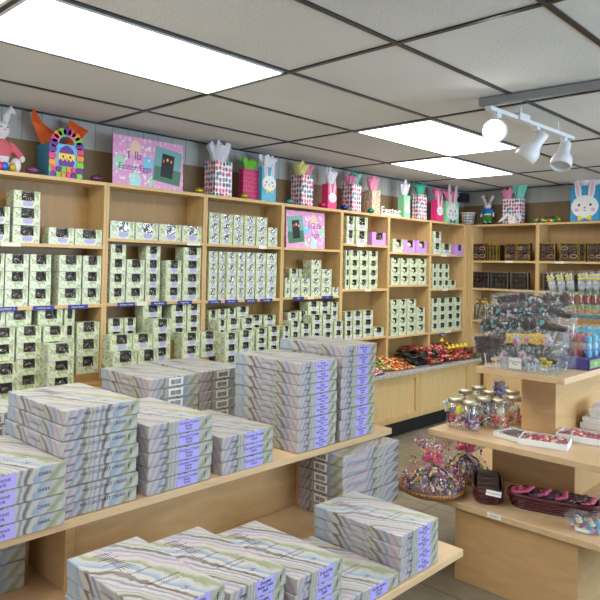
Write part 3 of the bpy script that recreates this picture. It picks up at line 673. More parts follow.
def gift_bag(label, u0, us, u1, vt, mats, tis, x=XF-.02, hnd=None, seed=1, back=False, sidem=0, extra=None, toph=None):
    """u0..us = side face, us..u1 = front face; vt = top edge of front face in the photo"""
    if not back:
        a = P(us, vt, x=x).y; b = P(u1, vt, x=x).y; w_ = b-a; h = P(us, vt, x=x).z-ZT
        q = P(u0, vt, y=a); d_ = min(.17, max(.05, x-q.x)); loc = (x-d_/2, (a+b)/2, ZT+.0008); rz = 0
    else:
        a = P(us, vt, y=YS+.03).x; b = P(u1, vt, y=YS+.03).x; w_ = b-a; h = P(us, vt, y=YS+.03).z-ZT; d_ = .1
        loc = ((a+b)/2, YS+.03+d_/2, ZT+.0008); rz = -pi/2
    t = thing('gift_bag', label, 'gift bag', loc, rz)
    bag_body(w_, d_, h, mats, t, sidem)
    if hnd: handles(t, w_, d_, h, hnd)
    for i, (c, th, offy) in enumerate(tis): tissue(t, w_*(.75 if len(tis) == 1 else .5), d_*.8, th, c, seed+i, h, (0, offy*w_))
    if extra: extra(t, w_, d_, h)
    return t
TW, TP, TT, TG, TY, TO = (236, 234, 240), (240, 150, 180), (120, 205, 185), (110, 190, 40), (238, 226, 140), (226, 92, 20)
# basket-handled egg bag with orange tissue, and the teal bag side
def egg_front(t, w_, d_, h):
    x = d_/2+.0005; mb = MB(); R_ = w_*.47
    # arch handle panel
    out = [(R_*cos(a_), h+R_*.75*sin(a_)*1.2) for a_ in [pi*k/14 for k in range(15)]]; inn = [(R_*.5*cos(a_), h+R_*.4*sin(a_)*1.2) for a_ in [pi*k/14 for k in range(15)]]
    n = 15; vs = [(x, a, b) for a, b in out+inn]+[(x+.002, a, b) for a, b in out+inn]
    mb.add(vs, [(k, k+1, n+k+1, n+k) for k in range(n-1)]+[(2*n+k, 3*n+k, 3*n+k+1, 2*n+k+1) for k in range(n-1)]+[(k, 2*n+k, 2*n+k+1, k+1) for k in range(n-1)], 0)
    cs = [1, 2, 3, 4]
    for k in range(9):
        a_ = pi*k/8; mb.disc(R_*.8*cos(a_), h+R_*.72*sin(a_)*1.05, R_*.26, R_*.24, x+.0025, .001, 0, 12, 1+(k*3) % 4)
    for k in range(4):
        for s in (-1, 1): mb.disc(s*R_*.86, h*(.82-.2*k), R_*.24, R_*.24, x+.0025, .001, 0, 12, 1+(k+(s > 0)) % 4)
    for rw_ in range(2):
        for k in range(6): mb.disc(-R_*.8+k*R_*.32, h*(.08+.16*rw_), R_*.2, R_*.19, x+.003, .001, 0, 12, 1+(k*3+rw_) % 4)
    z = h*.62; mb.disc(0, z, R_*.52, R_*.5, x+.003, .001, 0, 18, 5); mb.poly([(R_*.46, z+R_*.2), (R_*.4, z+R_*.42), (R_*.2, z+R_*.6), (0, z+R_*.68), (-R_*.2, z+R_*.6), (-R_*.4, z+R_*.42), (-R_*.46, z+R_*.2)], x+.0045, .001, 1)
    for k in range(4): mb.poly([(-R_*.5+R_*.25*k, z-R_*.3), (-R_*.5+R_*.25*(k+1), z-R_*.3), (-R_*.5+R_*.25*(k+.5), z-R_*.12)], x+.0052, .001, 1)
    mb.poly([(-R_*.5, z-R_*.3), (-R_*.42, z-R_*.55), (R_*.42, z-R_*.55), (R_*.5, z-R_*.3)], x+.0052, .001, 1)
    for s in (-1, 1): mb.disc(s*R_*.22, z+R_*.0, R_*.06, R_*.08, x+.005, .001, 0, 8, 6)
    mb.disc(0, z-R_*.1, R_*.07, R_*.05, x+.005, .001, 0, 6, 3)
    mb.obj('egg_basket_front', [C('sky_blue_paper', 110, 190, 236), C('egg_purple', 106, 50, 140), C('egg_pink', 226, 70, 130), C('egg_orange', 236, 150, 40), C('egg_green', 130, 200, 60), C('chick_yellow', 246, 214, 90), M_BLACK], t)
gift_bag('egg-basket gift bag with chick print and orange tissue on the first bookcase', 34, 49.5, 83.5, 142, [C('sky_blue_paper', 110, 190, 236), C('teal_paper', 66, 134, 160)], [], sidem=1, seed=3, extra=egg_front, x=XF-.012)
ob = bpy.data.objects['gift_bag']; obh = P(60, 142, x=XF-.012).z-ZT
for nm, pts in (('a', [(-.05, -.08, -.04), (-.06, .03, -.04), (-.03, .0, .06), (-.05, -.1, .13), (-.08, -.14, .22), (-.02, -.17, .12)]), ('b', [(-.04, .03, -.03), (-.06, .1, -.02), (-.03, .2, .12), (-.06, .15, .15), (-.02, .06, .17), (0, .05, .08)])):
    f_ = MB(); c_ = Vector((0, 0, 0)); 
    for q_ in pts: c_ += Vector(q_)/6
    c_.x += .035
    f_.add([tuple(c_)]+pts, [(0, 1+k, 1+(k+1) % 6) for k in range(6)]).add([(c_.x-.05, c_.y, c_.z)]+pts, [(0, 1+(k+1) % 6, 1+k) for k in range(6)])
    f_.obj('tissue_paper', plain('tissue_orange', rgb(226, 92, 20), .6), ob, (0, 0, obh))
gift_bag('large egg-dotted gift bag with white tissue on the third bookcase', 204.5, 215.5, 232.5, 160, [M_EGGBAG], [(TW, .15, 0)], hnd=M_WHITE, seed=7)
gift_bag('magenta starred gift bag with green tissue', 242, 243.5, 259, 168.5, [M_STARS], [(TG, .09, 0)], x=XF-.06, seed=9)
def bunny_front(c, w2=.9, zf=.5, ear=.5, bow=None):
    def f(t, w_, d_, h): rabbit_face(t, w_*w2, h*zf, d_/2+.0008, h, bow, ear)
    return f
gift_bag('blue floral gift bag with standing rabbit print and white tissue', 260, 262, 276.5, 166, [C('aqua_paper', 90, 180, 206)], [(TW, .09, .1)], seed=11, extra=bunny_front(0, 1.1, .52, .6, C('bow_yellow', 240, 210, 60)))
gift_bag('egg-dotted gift bag with yellow and pink tissue', 291.5, 302, 313.5, 174.5, [M_EGGBAG], [(TY, .11, -.2), (TP, .09, .3)], seed=13)
gift_bag('slim pink gift bag with tall-eared white rabbit', 322, 328, 337, 183.5, [M_PINK], [(TW, .14, .1)], seed=15, extra=bunny_front(0, 1.0, .45, .9))
gift_bag('egg-dotted gift bag with pink and teal tissue', 343, 352.5, 361.5, 184, [M_EGGBAG], [(TP, .09, -.25), (TT, .13, .25)], seed=17)
gift_bag('lattice-patterned gift bag with puffed pink tissue', 364.5, 372, 380.5, 190, [M_LATT], [(TP, .14, 0)], seed=19)
gift_bag('mint gift bag with white tissue beside the Easter letters', 398, 404, 410.5, 195, [C('mint_paper', 150, 226, 170)], [(TW, .14, 0)], seed=21, extra=bunny_front(0, .8, .35, .8))
gift_bag('egg-dotted gift bag with dark teal tissue', 412, 418.5, 427, 194, [M_EGGBAG], [((70, 180, 150), .12, 0)], seed=23)
gift_bag('hot pink gift bag with rabbit and pink tissue', 431, 436.5, 443.5, 200, [M_PINK], [((236, 130, 170), .13, 0)], seed=25, extra=bunny_front(0, 1.0, .5, .9))
gift_bag('mint gift bag with big smiling rabbit face', 444, 446, 459, 201, [C('mint_paper', 150, 226, 170)], [((226, 120, 160), .13, 0)], seed=27, extra=bunny_front(0, 1.0, .5, .9, C('bow_blue', 60, 110, 160)))
gift_bag('egg-dotted gift bag behind the white lop-eared rabbit', 502, 502.5, 521, 199, [M_EGGBAG], [(TP, .12, -.3), (TT, .19, .3)], seed=29, back=True)
t_ = gift_bag('large blue gift bag with white rabbit on the back bookcase', 569, 570.5, 600, 187, [C('bright_blue_paper', 30, 150, 200)], [(TW, .09, .0)], seed=31, back=True, extra=bunny_front(0, 1.1, .42, .4, C('bow_yellow', 240, 210, 60)))
# eggs of foil between the bags
def foil_egg(u, v, c, label, x=XF-.03, r=.028):
    p = P(u, v, x=x); m = plain('foil_%d_%d_%d' % c, rgb(*c), .22, .5)
    tag(MB().ell((0, 0, r*.8), (r, r*1.35, r*.8), 14, 8).obj('foil_egg', m, None, (x, p.y, ZT)), label, 'foil egg', 'foil-wrapped eggs on the bookcases')
foil_egg(33, 165, (120, 70, 110), 'purple foil egg in front of the teal bag side', r=.03); foil_egg(96, 174, (110, 60, 100), 'purple foil egg left of the long pink sign', r=.027)
foil_egg(199, 188, (180, 160, 40), 'gold foil egg left of the white-tissue bag'); foil_egg(244.5, 193.5, (170, 150, 50), 'gold foil egg before the magenta bag', XF-.02)
foil_egg(289.5, 199, (60, 140, 140), 'teal foil egg left of the yellow-tissue bag'); foil_egg(322, 203, (200, 20, 90), 'pink foil egg by the slim pink bag', XF-.012)
foil_egg(344.5, 206, (30, 40, 120), 'blue foil egg by the pink and teal tissue bag', XF-.012, .03); foil_egg(371, 209, (20, 130, 110), 'green foil egg before the lattice bag', XF-.01, .03)
foil_egg(379.5, 203, (200, 60, 110), 'small raspberry foil egg beside the lattice bag', XF-.06, .02)
# plush rabbit sitting at the far left
def remesh(o, vox=.005):
    m = o.modifiers.new('remesh', 'REMESH'); m.mode = 'VOXEL'; m.voxel_size = vox; m.use_smooth_shade = True
    s_ = o.modifiers.new('smooth', 'SMOOTH'); s_.iterations = 3
yb_ = P(6, 160, x=XF-.08).y
t = thing('plush_rabbit', 'seated plush rabbit in a pink knitted jacket at the far left', 'soft toy', (XF-.09, yb_-.03, ZT))
b = MB(); b.ell((0, 0, .1), (.05, .055, .08)); b.ell((.01, 0, .24), (.045, .045, .05)); b.ell((0, 0, .185), (.025, .025, .05))
b.ell((.045, .07, .04), (.045, .028, .045)); b.ell((.045, -.07, .04), (.045, .028, .045)); b.ell((0, .045, .025), (.06, .03, .025)); b.ell((0, -.045, .025), (.06, .03, .025))
b.ell((.02, .115, .085), (.018, .02, .022)); b.ell((.02, -.115, .085), (.018, .02, .022))
b.tube([(0, .02, .27), (0, .03, .33), (0, .055, .37), (.005, .075, .34)], [.014, .022, .022, .012], 8); b.tube([(0, -.02, .27), (0, -.03, .33), (0, -.05, .38), (.0, -.055, .42)], [.014, .02, .022, .01], 8)
o = b.obj('body', M_PLUSH, t); remesh(o)
j = MB(); j.ell((0, 0, .125), (.058, .062, .07)); 
for s in (-1, 1): j.tube([(0, s*.04, .17), (.005, s*.075, .14), (.02, s*.108, .095)], [.024, .024, .022], 10)
remesh(j.obj('knitted_jacket', C('rose_knit', 206, 100, 112, .9), t))
f = MB(); [f.ell((.052, s*.018, .25), (.004, .004, .005), 8, 5) for s in (-1, 1)]; f.obj('eyes', M_BLACK, t)
f = MB(); f.ell((.056, 0, .235), (.004, .006, .004), 8, 5); f.obj('nose', M_PINK, t)
for c, yy, nm in (((40, 110, 190), 0, 'blue'), ((190, 160, 60), .045, 'gold'), ((220, 40, 110), -.03, 'pink')):
    tag(MB().ell((0, 0, 0), (.016, .022, .026), 12, 8).obj('foil_egg', plain('foil_%d_%d_%d' % c, rgb(*c), .3, .3), None, (XF-.02, yb_+yy-.03, ZT+.026)), '%s foil egg on the lap side of the plush rabbit' % nm, 'foil egg', 'foil eggs by the plush rabbit')
# signs
def easter_sign(label, w_, h, loc, tilt, words, flip, rz=0):
    t = thing('easter_sign', label, 'sign', loc, rz); t.rotation_euler = (0, tilt, rz)
    MB().box(-.008, 0, -w_/2, w_/2, 0, h).obj('board', M_PINKSIGN, t)
    e = MB(); s = -1 if flip else 1
    for k, (yy, zz, ry, c) in enumerate(((-.42, .45, .07, 0), (-.2, .78, .075, 1), (-.02, .5, .07, 2), (-.2, .12, .08, 3), (.02, .14, .04, 0))):
        e.disc(s*yy*w_, zz*h, ry*w_, ry*w_*1.3, .0002, .0008, 0, 18, c)
    r_ = random.Random(4)
    for k in range(34): e.disc(s*r_.uniform(-.48, .04)*w_, r_.uniform(.05, .95)*h, .009, .009, .0011, .0004, 0, 8, 4)
    e.obj('egg_print', [C('egg_mint', 170, 220, 190), C('egg_peach', 240, 205, 180), C('egg_sky', 130, 200, 230), C('egg_aqua', 180, 230, 230), M_WHITE], t)
    text('lettering', words[0], h*.24, C('script_purple', 96, 60, 150), t, (.002, s*-.22*w_, h*.62)); text('lettering', words[1], h*.17, C('script_purple', 96, 60, 150), t, (.002, s*-.22*w_+.01, h*.38))
    pw, ph = w_*.2, h*.36; cy_ = s*.26*w_
    def quad(y, z, a, b, rot, x, m, mb): 
        q = [(-a, -b), (a, -b), (a, b), (-a, b)]; mb.poly([(y+u*cos(rot)-v*sin(rot), z+u*sin(rot)+v*cos(rot)) for u, v in q], x, .0008, m)
    p_ = MB(); quad(cy_, h*.5, pw, ph, -.12*s, .0012, 0, p_); quad(cy_-.0, h*.3, pw*.98, ph*.42, -.12*s, .0021, 1, p_); quad(cy_, h*.5, pw*.45, ph*.68, -.12*s, .003, 2, p_)
    for k, c in enumerate((3, 4, 5)): p_.disc(cy_+(k-1)*pw*.28, h*.6+(k % 2)*.01, .008, .012, .004, .001, 0, 10, c)
    p_.obj('printed_box_picture', [C('print_green_blue', 120, 170, 170), C('print_green', 70, 120, 96), M_BLACK, C('dot_red', 220, 70, 60), C('dot_yellow', 240, 210, 80), C('dot_pink', 236, 130, 160)], t)
    return t
a = P(113, 170, x=XF-.05); b = P(183, 180, x=XF-.05); h1 = P(113, 133, x=XF-.05).z-ZT
easter_sign('long pink 1 lb Easter Eggs sign standing on the second bookcase', b.y-a.y, h1, (XF-.05, (a.y+b.y)/2, ZT+.001), -.03, ('1 lb', 'Easter Eggs'), False)
x_ = XF-.06
a = P(286.5, 230, x=x_); b = P(325, 230, x=x_); h2 = P(286, 209.5, x=x_).z-SH[3][0]
easter_sign('smaller pink half pound Easter sign inside the fourth bay', b.y-a.y, h2, (x_, (a.y+b.y)/2, SH[3][0]+.001), -.03, ('1/2 lb', 'Eggs'), True)
# Easter letters
ya, yb2 = P(381, 210, x=XF-.02).y, P(400, 212, x=XF-.02).y
t = thing('easter_letters', 'white block letters spelling Easter on the bookcase top', 'sign', (XF-.02, (ya+yb2)/2, ZT))
cu = bpy.data.curves.new('lettering', 'FONT'); cu.body = 'Easter'; cu.size = .105; cu.extrude = .006; cu.align_x = 'CENTER'; cu.space_character = 1.15
tmp = bpy.data.objects.new('tmp', cu); col.objects.link(tmp); me = bpy.data.meshes.new_from_object(tmp.evaluated_get(bpy.context.evaluated_depsgraph_get())); bpy.data.objects.remove(tmp)
me.materials.clear(); me.materials.append(M_WHITE); xs_ = [v_.co.x for v_ in me.vertices]; sc_ = (yb2-ya)/(max(xs_)-min(xs_))
lo = link('lettering', me, t, (0, 0, .012), FACE); lo.scale = (sc_, 1.0, 1)
MB().bbox(-.014, .014, -(yb2-ya)/2, (yb2-ya)/2, 0, .013).obj('base', M_WHITE, t)
# flower bucket at the corner
p = P(467.5, 222, x=XF-.09)
t = thing('flower_bucket', 'white bucket printed with coloured flowers near the corner', 'bucket', (XF-.09, p.y, ZT+.001))
MB().lathe([(0, 0), (.07, 0), (.088, .135), (.092, .137), (.092, .145), (.086, .145), (.068, .01), (0, .01)], 28).obj('bucket_body', M_FLOW, t)
MB().lathe([(.0885, .132), (.094, .134), (.094, .146), (.086, .146)], 28).obj('rim', M_WHITE, t)
# small dark speaker high in the corner
p = P(462, 198, x=XF-.15)
t = thing('wall_speaker', 'small dark blue loudspeaker high in the corner', 'speaker', (XF-.13, min(p.y, YB-.12), p.z-.05))
MB().bbox(-.04, .04, -.06, .06, 0, .1, .004).obj('housing', C('navy_plastic', 26, 34, 60), t); MB().box(.04, .043, -.05, .05, .01, .09).obj('grille', M_BLACK, t); MB().box(-.09, -.04, -.01, .01, .04, .06).obj('bracket', M_BLACK, t)
# standing plush rabbit in blue and green
q = P(488, 219, y=YS+.1)
t = thing('plush_rabbit', 'standing plush rabbit in blue top and green trousers', 'soft toy', (q.x, YS+.09, ZT), -pi/2)
b = MB(); b.ell((0, 0, .21), (.04, .045, .038)); b.ell((0, 0, .12), (.036, .045, .07))
for s in (-1, 1):
    b.tube([(0, s*.02, .23), (0, s*.04, .28), (0, s*.065, .315), (0, s*.05, .335)], [.012, .02, .022, .01], 8); b.tube([(0, s*.045, .16), (0, s*.07, .12), (.01, s*.075, .09)], .014, 8); b.tube([(0, s*.025, .08), (0, s*.028, .02)], .02, 8)
remesh(b.obj('body', M_PLUSH, t))
j = MB(); j.ell((0, 0, .15), (.045, .052, .045)); [j.tube([(0, s*.04, .17), (0, s*.068, .13)], .022, 8) for s in (-1, 1)]; remesh(j.obj('blue_top', C('blue_satin', 20, 120, 190, .35), t))
j = MB(); j.ell((0, 0, .09), (.042, .05, .035)); [j.tube([(0, s*.026, .09), (0, s*.03, .035)], .027, 8) for s in (-1, 1)]; remesh(j.obj('green_trousers', C('green_cloth', 50, 150, 60, .8), t))
for s in (-1, 1): MB().ell((.015, s*.03, .014), (.035, .02, .014)).obj('shoe', M_BLACK, t)
MB().ell((.036, -.015, .22), (.004, .005, .006), 8, 5).ell((.036, .015, .22), (.004, .005, .006), 8, 5).obj('eyes', M_BLACK, t); MB().ell((.04, 0, .205), (.004, .005, .004), 8, 5).obj('nose', M_PINK, t)
# lop-eared white rabbit box
q = P(513, 219, y=YS+.02)
t = thing('rabbit_favour_box', 'small white box with drooping rabbit ears before the dotted bag', 'gift box', (q.x, YS-.011, ZT+.001), -pi/2)
MB().bbox(-.04, .0, -.04, .04, 0, .085, .003).obj('box_body', M_WHITE, t)
for s, e in ((-1, -.15), (1, .1)):
    MB().tube([(-.02, s*.02, .09), (-.01, s*.06, .1), (.0, s*.09, .06), (.0, e, .02)], [.012, .02, .02, .006], 10).obj('ear', M_WHITE, t)
MB().poly([(-.01, .04), (.01, .04), (.004, .05), (0, .046), (-.004, .05)], .0003, .001).obj('heart_nose', C('nose_red', 220, 60, 80), t)
# foil eggs and flowers pile
for k in range(12):
    u = 534+k*2; c = [(30, 130, 70), (190, 170, 40), (206, 90, 40), (40, 110, 170), (200, 200, 60)][k % 5]; q = P(u, 218, y=YS+.05)
    r_ = .02+.008*((k*7) % 3)
    tag(MB().ell((0, 0, r_), (r_*1.2, r_, r_), 12, 7).obj('foil_egg', plain('foil_%d_%d_%d' % c, rgb(*c), .25, .5), None, (q.x, YS+.04+.03*(k % 3), ZT)), 'small %s foil egg, %s from left in the loose cluster on the back bookcase' % (['green', 'gold', 'copper', 'blue', 'lime'][k % 5], ORD[k]), 'foil egg', 'loose foil eggs on the back bookcase')

# ================================================================ TRACK LIGHT
p0 = P(488, 108, z=CEIL-.07); p1 = P(572, 138.5, z=CEIL-.07)
t = thing('track_light', 'white ceiling track carrying three spotlights, the left one lit', 'track light', ((p0.x+p1.x)/2, (p0.y+p1.y)/2, CEIL-.07), math.atan2(p1.y-p0.y, p1.x-p0.x)-pi/2)
L = (p1-p0).length
MB().bbox(-.018, .018, -L/2, L/2, -.01, .012, .002).obj('track', M_WMETAL, t)
MB().bbox(-.03, .03, -L*.16-.06, -L*.16+.06, -.012, .03, .003).obj('connector_box', M_WMETAL, t)
MB().tube([(0, -L*.16, .03), (0, -L*.16, .069)], .008, 8).obj('stem', M_WMETAL, t); MB().tube([(0, L*.3, .01), (0, L*.3, .069)], .006, 8).obj('stem', M_WMETAL, t)
M_BULB = plain('lit_bulb', (1, .99, .97, 1), .5, emis=30); M_BULBOFF = C('unlit_bulb', 190, 195, 200, .2)
def spot_head(yy, target, lit):
    mb = MB(); mb.tube([(0, yy, -.01), (0, yy, -.09)], .009, 8); mb.box(-.014, .014, yy-.02, yy+.02, -.035, -.008)
    mb.obj('swivel_arm', M_WMETAL, t)
    d = (t_inv @ Vector(target)) - Vector((0, yy, -.1)); q = d.to_track_quat('Z', 'Y')
    h = MB(); h.lathe([(0, -.07), (.028, -.07), (.034, -.06), (.034, .0), (.04, .02), (.058, .045), (.064, .075), (.062, .11), (.056, .11), (.056, .085), (.04, .05), (0, .05)], 28)
    ho = h.obj('spotlight_head', M_WMETAL, t, (0, yy, -.1)); ho.rotation_mode = 'QUATERNION'; ho.rotation_quaternion = q
    b_ = MB(); b_.lathe([(0, .098), (.03, .095), (.0555, .086)], 24); b_.obj('bulb', M_BULB if lit else M_BULBOFF, ho)
    v_ = MB()
    for k in range(6): a_ = k*pi/3; v_.lathe([(0, -.0705), (.005, -.0705), (.005, -.0702)], 8, 0, (.018*cos(a_), .018*sin(a_), 0))
    v_.obj('vent_holes', M_BLACK, ho)
bpy.context.view_layer.update(); t_inv = t.matrix_world.inverted()
def yl(u, v): q = t_inv @ P(u, v, z=CEIL-.07); return q.y
spot_head(yl(493, 112), Vector((-.3, -.6, 1.35)), True); spot_head(yl(534, 126), (-2.6, 3.3, .9), False); spot_head(yl(561, 136), (-1.6, 3.0, .4), False)
q0 = P(480, 103, z=CEIL-.02); q1 = P(612, 83, z=CEIL-.02)
tag(MB().bbox(0, (q1-q0).length, -.02, .02, -.018, .02, .002).obj('ceiling_raceway', M_GREYM, None, q0, (0, 0, math.atan2(q1.y-q0.y, q1.x-q0.x))), 'long grey track channel fixed to the ceiling above the spotlights', 'track')
# ================================================================ BACK BOOKCASE CONTENTS
def m_pretzel(name, c1, c2):
    m, nt, b = newmat(name); v = coords(nt); vo = N(nt, 'ShaderNodeTexVoronoi', Scale=22.0, Randomness=.4); nt.links.new(v, vo.inputs[0])
    c = ramp(nt, vo.outputs['Distance'], [(.0, rgb(24, 20, 20)), (.28, c1), (.42, c2), (.55, rgb(20, 18, 18))]); nt.links.new(c, b.inputs['Base Color']); b.inputs['Roughness'].default_value = .25; return m
M_PRZ = [m_pretzel('assorted_pretzels', rgb(56, 38, 30), rgb(96, 78, 60)), m_pretzel('dark_pretzels', rgb(70, 52, 44), rgb(52, 40, 36))]
def pretzel_box(u0, u1, z, h, kind, label, grp, d=.05, edge=None):
    a = P(u0, 250, y=YS+.012).x; b = P(u1, 250, y=YS+.012).x; w_ = b-a
    t = thing('pretzel_box', label, 'candy box', ((a+b)/2, YS+.012, z), -pi/2, grp); t['label'] = label
    e = edge or M_GOLDF; r = .006
    MB().bbox(-d, -.002, -w_/2+.001, w_/2-.001, .0005, h, .002).obj('carton', M_BLACK, t)
    m = MB()
    for (y0, y1, z0, z1) in ((-w_/2, w_/2, .001, r), (-w_/2, w_/2, h-r, h), (-w_/2, -w_/2+r, r, h-r), (w_/2-r, w_/2, r, h-r)): m.box(-.002, .001, y0, y1, z0, z1)
    m.obj('gold_edge' if not edge else 'edge', e, t)
    MB().box(-.002, -.0005, -w_/2+r, w_/2-r, r, h-r).obj('pretzels', M_PRZ[kind], t)
    m = MB(); r_ = random.Random(int(u0*7))
    if kind == 0:      # pretzel twists behind the window
        for yy in (-.25, .25):
            for zz in (.28, .72):
                cx_, cz = yy*w_, zz*h; R2 = min(w_, h)*.15; pts = [(.0, cx_+R2*sin(a_)*1.2, cz+R2*cos(a_)*.8*(1 if abs(sin(a_)) > .3 else .5)) for a_ in [2*pi*k/14 for k in range(15)]]
                m.tube(pts, .0042, 6, r_.choice((0, 1, 2)), False)
        m.obj('pretzel_twists', [C('pretzel_tan', 176, 140, 112), M_MILK, C('pretzel_rose', 150, 100, 90)], t)
    return t
GP = 'pretzel boxes on the back bookcases'
for u0, u1, k, lab in ((471.9, 485.8, 0, 'gold-edged pretzel box at far left of the upper shelf, back wall'), (505, 516.5, 0, 'gold-edged pretzel box, third group, left bay upper shelf'), (517.3, 530, 0, 'gold-edged pretzel box beside the upright, left bay upper shelf'),
    (538.5, 555, 0, 'gold-edged pretzel box at left of the middle bay upper shelf'), (560, 578, 0, 'gold-edged pretzel box at centre of the middle bay upper shelf'), (587.5, 603, 0, 'gold-edged pretzel box at the right edge of the picture')):
    pretzel_box(u0, u1, 1.64, .19, k, lab, GP)
for i in range(4): pretzel_box(487+i*3.3, 489.9+i*3.3, 1.64, .175, 1, 'narrow black box spine, %s from left beside the gold-edged pretzel box' % ORD[i], GP, .17)
pretzel_box(579, 585.5, 1.64, .185, 1, 'narrow black box spine between two pretzel boxes, middle bay', GP, .17)
for i, (u0, u1) in enumerate(((471.9, 489), (491, 508.5), (511, 528.5), (543.5, 561.5), (563.2, 583), (584.5, 602))):
    pretzel_box(u0, u1, 1.333, .185, 1, 'dark pretzel box, %s from left on the second shelf, back wall' % ORD[i], GP, .05, C('grey_edge', 110, 116, 110, .25))
# ribbon-tied bags on the third shelf
def treat_bag(loc, label, w_=.135, h=.24, grp='ribbon-tied pretzel bags'):
    t = thing('treat_bag', label, 'candy bag', loc, -pi/2, grp)
    b = MB().lathe([(0, 0), (w_*.45, .005), (w_*.5, h*.35), (w_*.42, h*.62), (w_*.12, h*.8), (.01, h*.8)], 16); b.v = [(x*.6, y, z) for x, y, z in b.v]
    b.obj('chocolate_contents', M_CHOC, t)
    b = MB().lathe([(0, 0), (w_*.48, .003), (w_*.54, h*.35), (w_*.45, h*.65), (w_*.13, h*.82), (w_*.34, h), (w_*.3, h*.96)], 18); b.v = [(x*.65, y, z) for x, y, z in b.v]
    b.obj('cellophane', M_CELLO, t)
    r = MB().lathe([(w_*.15, h*.79), (w_*.17, h*.82), (w_*.15, h*.85)], 12); 
    for s in (-1, 1): r.ell((.01, s*.02, h*.84), (.008, .02, .012), 8, 5); r.tube([(.02, s*.01, h*.8), (.045, s*.03, h*.5), (.05, s*.035, h*.2)], .003, 5)
    r.obj('gold_ribbon', C('gold_ribbon', 206, 176, 50, .3), t)
for i, u in enumerate((475.5, 484.5, 493.5, 502.5, 511, 520)):
    q = P(u, 320, y=YS+.07); treat_bag((q.x, YS+.075, .9775), 'dark chocolate bag tied with gold ribbon, %s from the corner' % ORD[i])
# ================================================================ LOOSE CANDY ON THE WORKTOP
def pile(name, label, u0, u1, xa, xb, hh, cols_, n, size, seed, cat='candy', wrap=False, lens=1.6):
    """countless wrapped sweets heaped between two picture columns"""
    ya = P(u0, 350, x=xb).y; yb = P(u1, 350, x=xb).y
    r = random.Random(seed); m = MB()
    for i in range(n):
        y = r.uniform(ya, yb); x = r.uniform(xa, xb)
        if x < XF+.02 and min(abs(y-d_) for d_ in DIV) < .045: x = XF+.03+r.uniform(0, .08)
        e = min(1, (xb-x)/.12)*.8+.2; ey = min(1, (y-ya)/.06+.3, (yb-y)/.06+.3)
        z = ZC+size*.6+hh*e*ey*r.uniform(.25, 1)
        R_ = Matrix.Rotation(r.uniform(0, pi), 3, 'Z') @ Matrix.Rotation(r.uniform(-.6, .6), 3, 'X')
        m.ell((x, y, z), (size*lens, size, size*.7), 6, 4, r.randrange(len(cols_)), R_)
    o = m.obj(name, [C('sweet_%d_%d_%d' % c, *c, rough=.3) for c in cols_]); tag(o, label, cat, None, 'stuff'); return o
MIX = [(230, 190, 40), (60, 150, 80), (220, 60, 40), (60, 110, 190), (230, 120, 160), (235, 225, 215), (240, 140, 50)]
xb = XC-.03; xa = XF+.01
pile('wrapped_sweets', 'heap of blue, yellow, red and pink wrapped sweets on the granite worktop', 352, 386, XC-.17, xb, .05, [(40, 90, 170), (230, 190, 40), (210, 50, 70), (235, 225, 225), (230, 110, 160), (150, 40, 50)], 420, .011, 1)
pile('wrapped_sweets', 'heap of orange, green and cream twist-wrapped taffies on the worktop', 350, 399, XC-.42, XC-.1, .11, [(230, 150, 70), (130, 180, 90), (235, 200, 160), (220, 90, 60), (110, 170, 80), (240, 180, 110)], 700, .012, 2)
pile('wrapped_sweets', 'heap of orange-brown wrapped caramels beside the taffies', 397, 416, XC-.36, XC-.06, .07, [(200, 100, 50), (230, 140, 60), (160, 60, 40), (240, 190, 120)], 320, .012, 3)
pile('wrapped_sweets', 'heap of red foil sweets at the corner end of the worktop', 432, 470, XC-.42, XC-.04, .14, [(190, 30, 40), (150, 24, 34), (210, 60, 60), (120, 120, 50), (225, 160, 150)], 800, .013, 4)
pile('wrapped_sweets', 'small heap of dark red sweets in the worktop corner', 471, 492, XC-.3, XC-.02, .07, [(140, 30, 30), (90, 120, 40), (190, 90, 50), (60, 24, 24)], 300, .013, 5)
# black glossy bags of liquorice
for i in range(18):
    r = random.Random(40+i); u = 395+(i % 9)*4.4+r.uniform(-1, 1); lay = i//9
    x = XC-.26+.16*((i % 3)/2)-.03*lay; q = P(u+(x-XC)*-30, 345, x=x)
    m = MB(); pts = [(-.09, 0, .0), (-.05, .006, .008), (0, 0, .012), (.05, -.004, .008), (.09, 0, .0)]
    m.tube(pts, [.006, .02, .022, .02, .006], 8); m.v = [(a, b*1.3, c*.6) for a, b, c in m.v]
    tag(m.obj('liquorice_bag', C('black_glossy_bag', 26, 28, 34, .18), None, (x, q.y, ZC+.08+.018*lay+.01*(i % 2)), (0, .1, r.uniform(-.5, .5))), 'black glossy liquorice bag, %s from left in the %s layer of the dark heap' % (ORD[i % 9], ['lower', 'upper'][lay]), 'candy bag', 'black liquorice bags on the worktop')
m = MB(); r = random.Random(8); ya, yb = P(397, 350, x=XC-.3).y, P(432, 345, x=XC-.3).y
m.bbox(XC-.27, XC-.1, ya+.05, yb+.1, ZC+.0005, ZC+.055, .02); tag(m.obj('candy_tray', M_KICK), 'low black tray under the liquorice bags', 'tray')
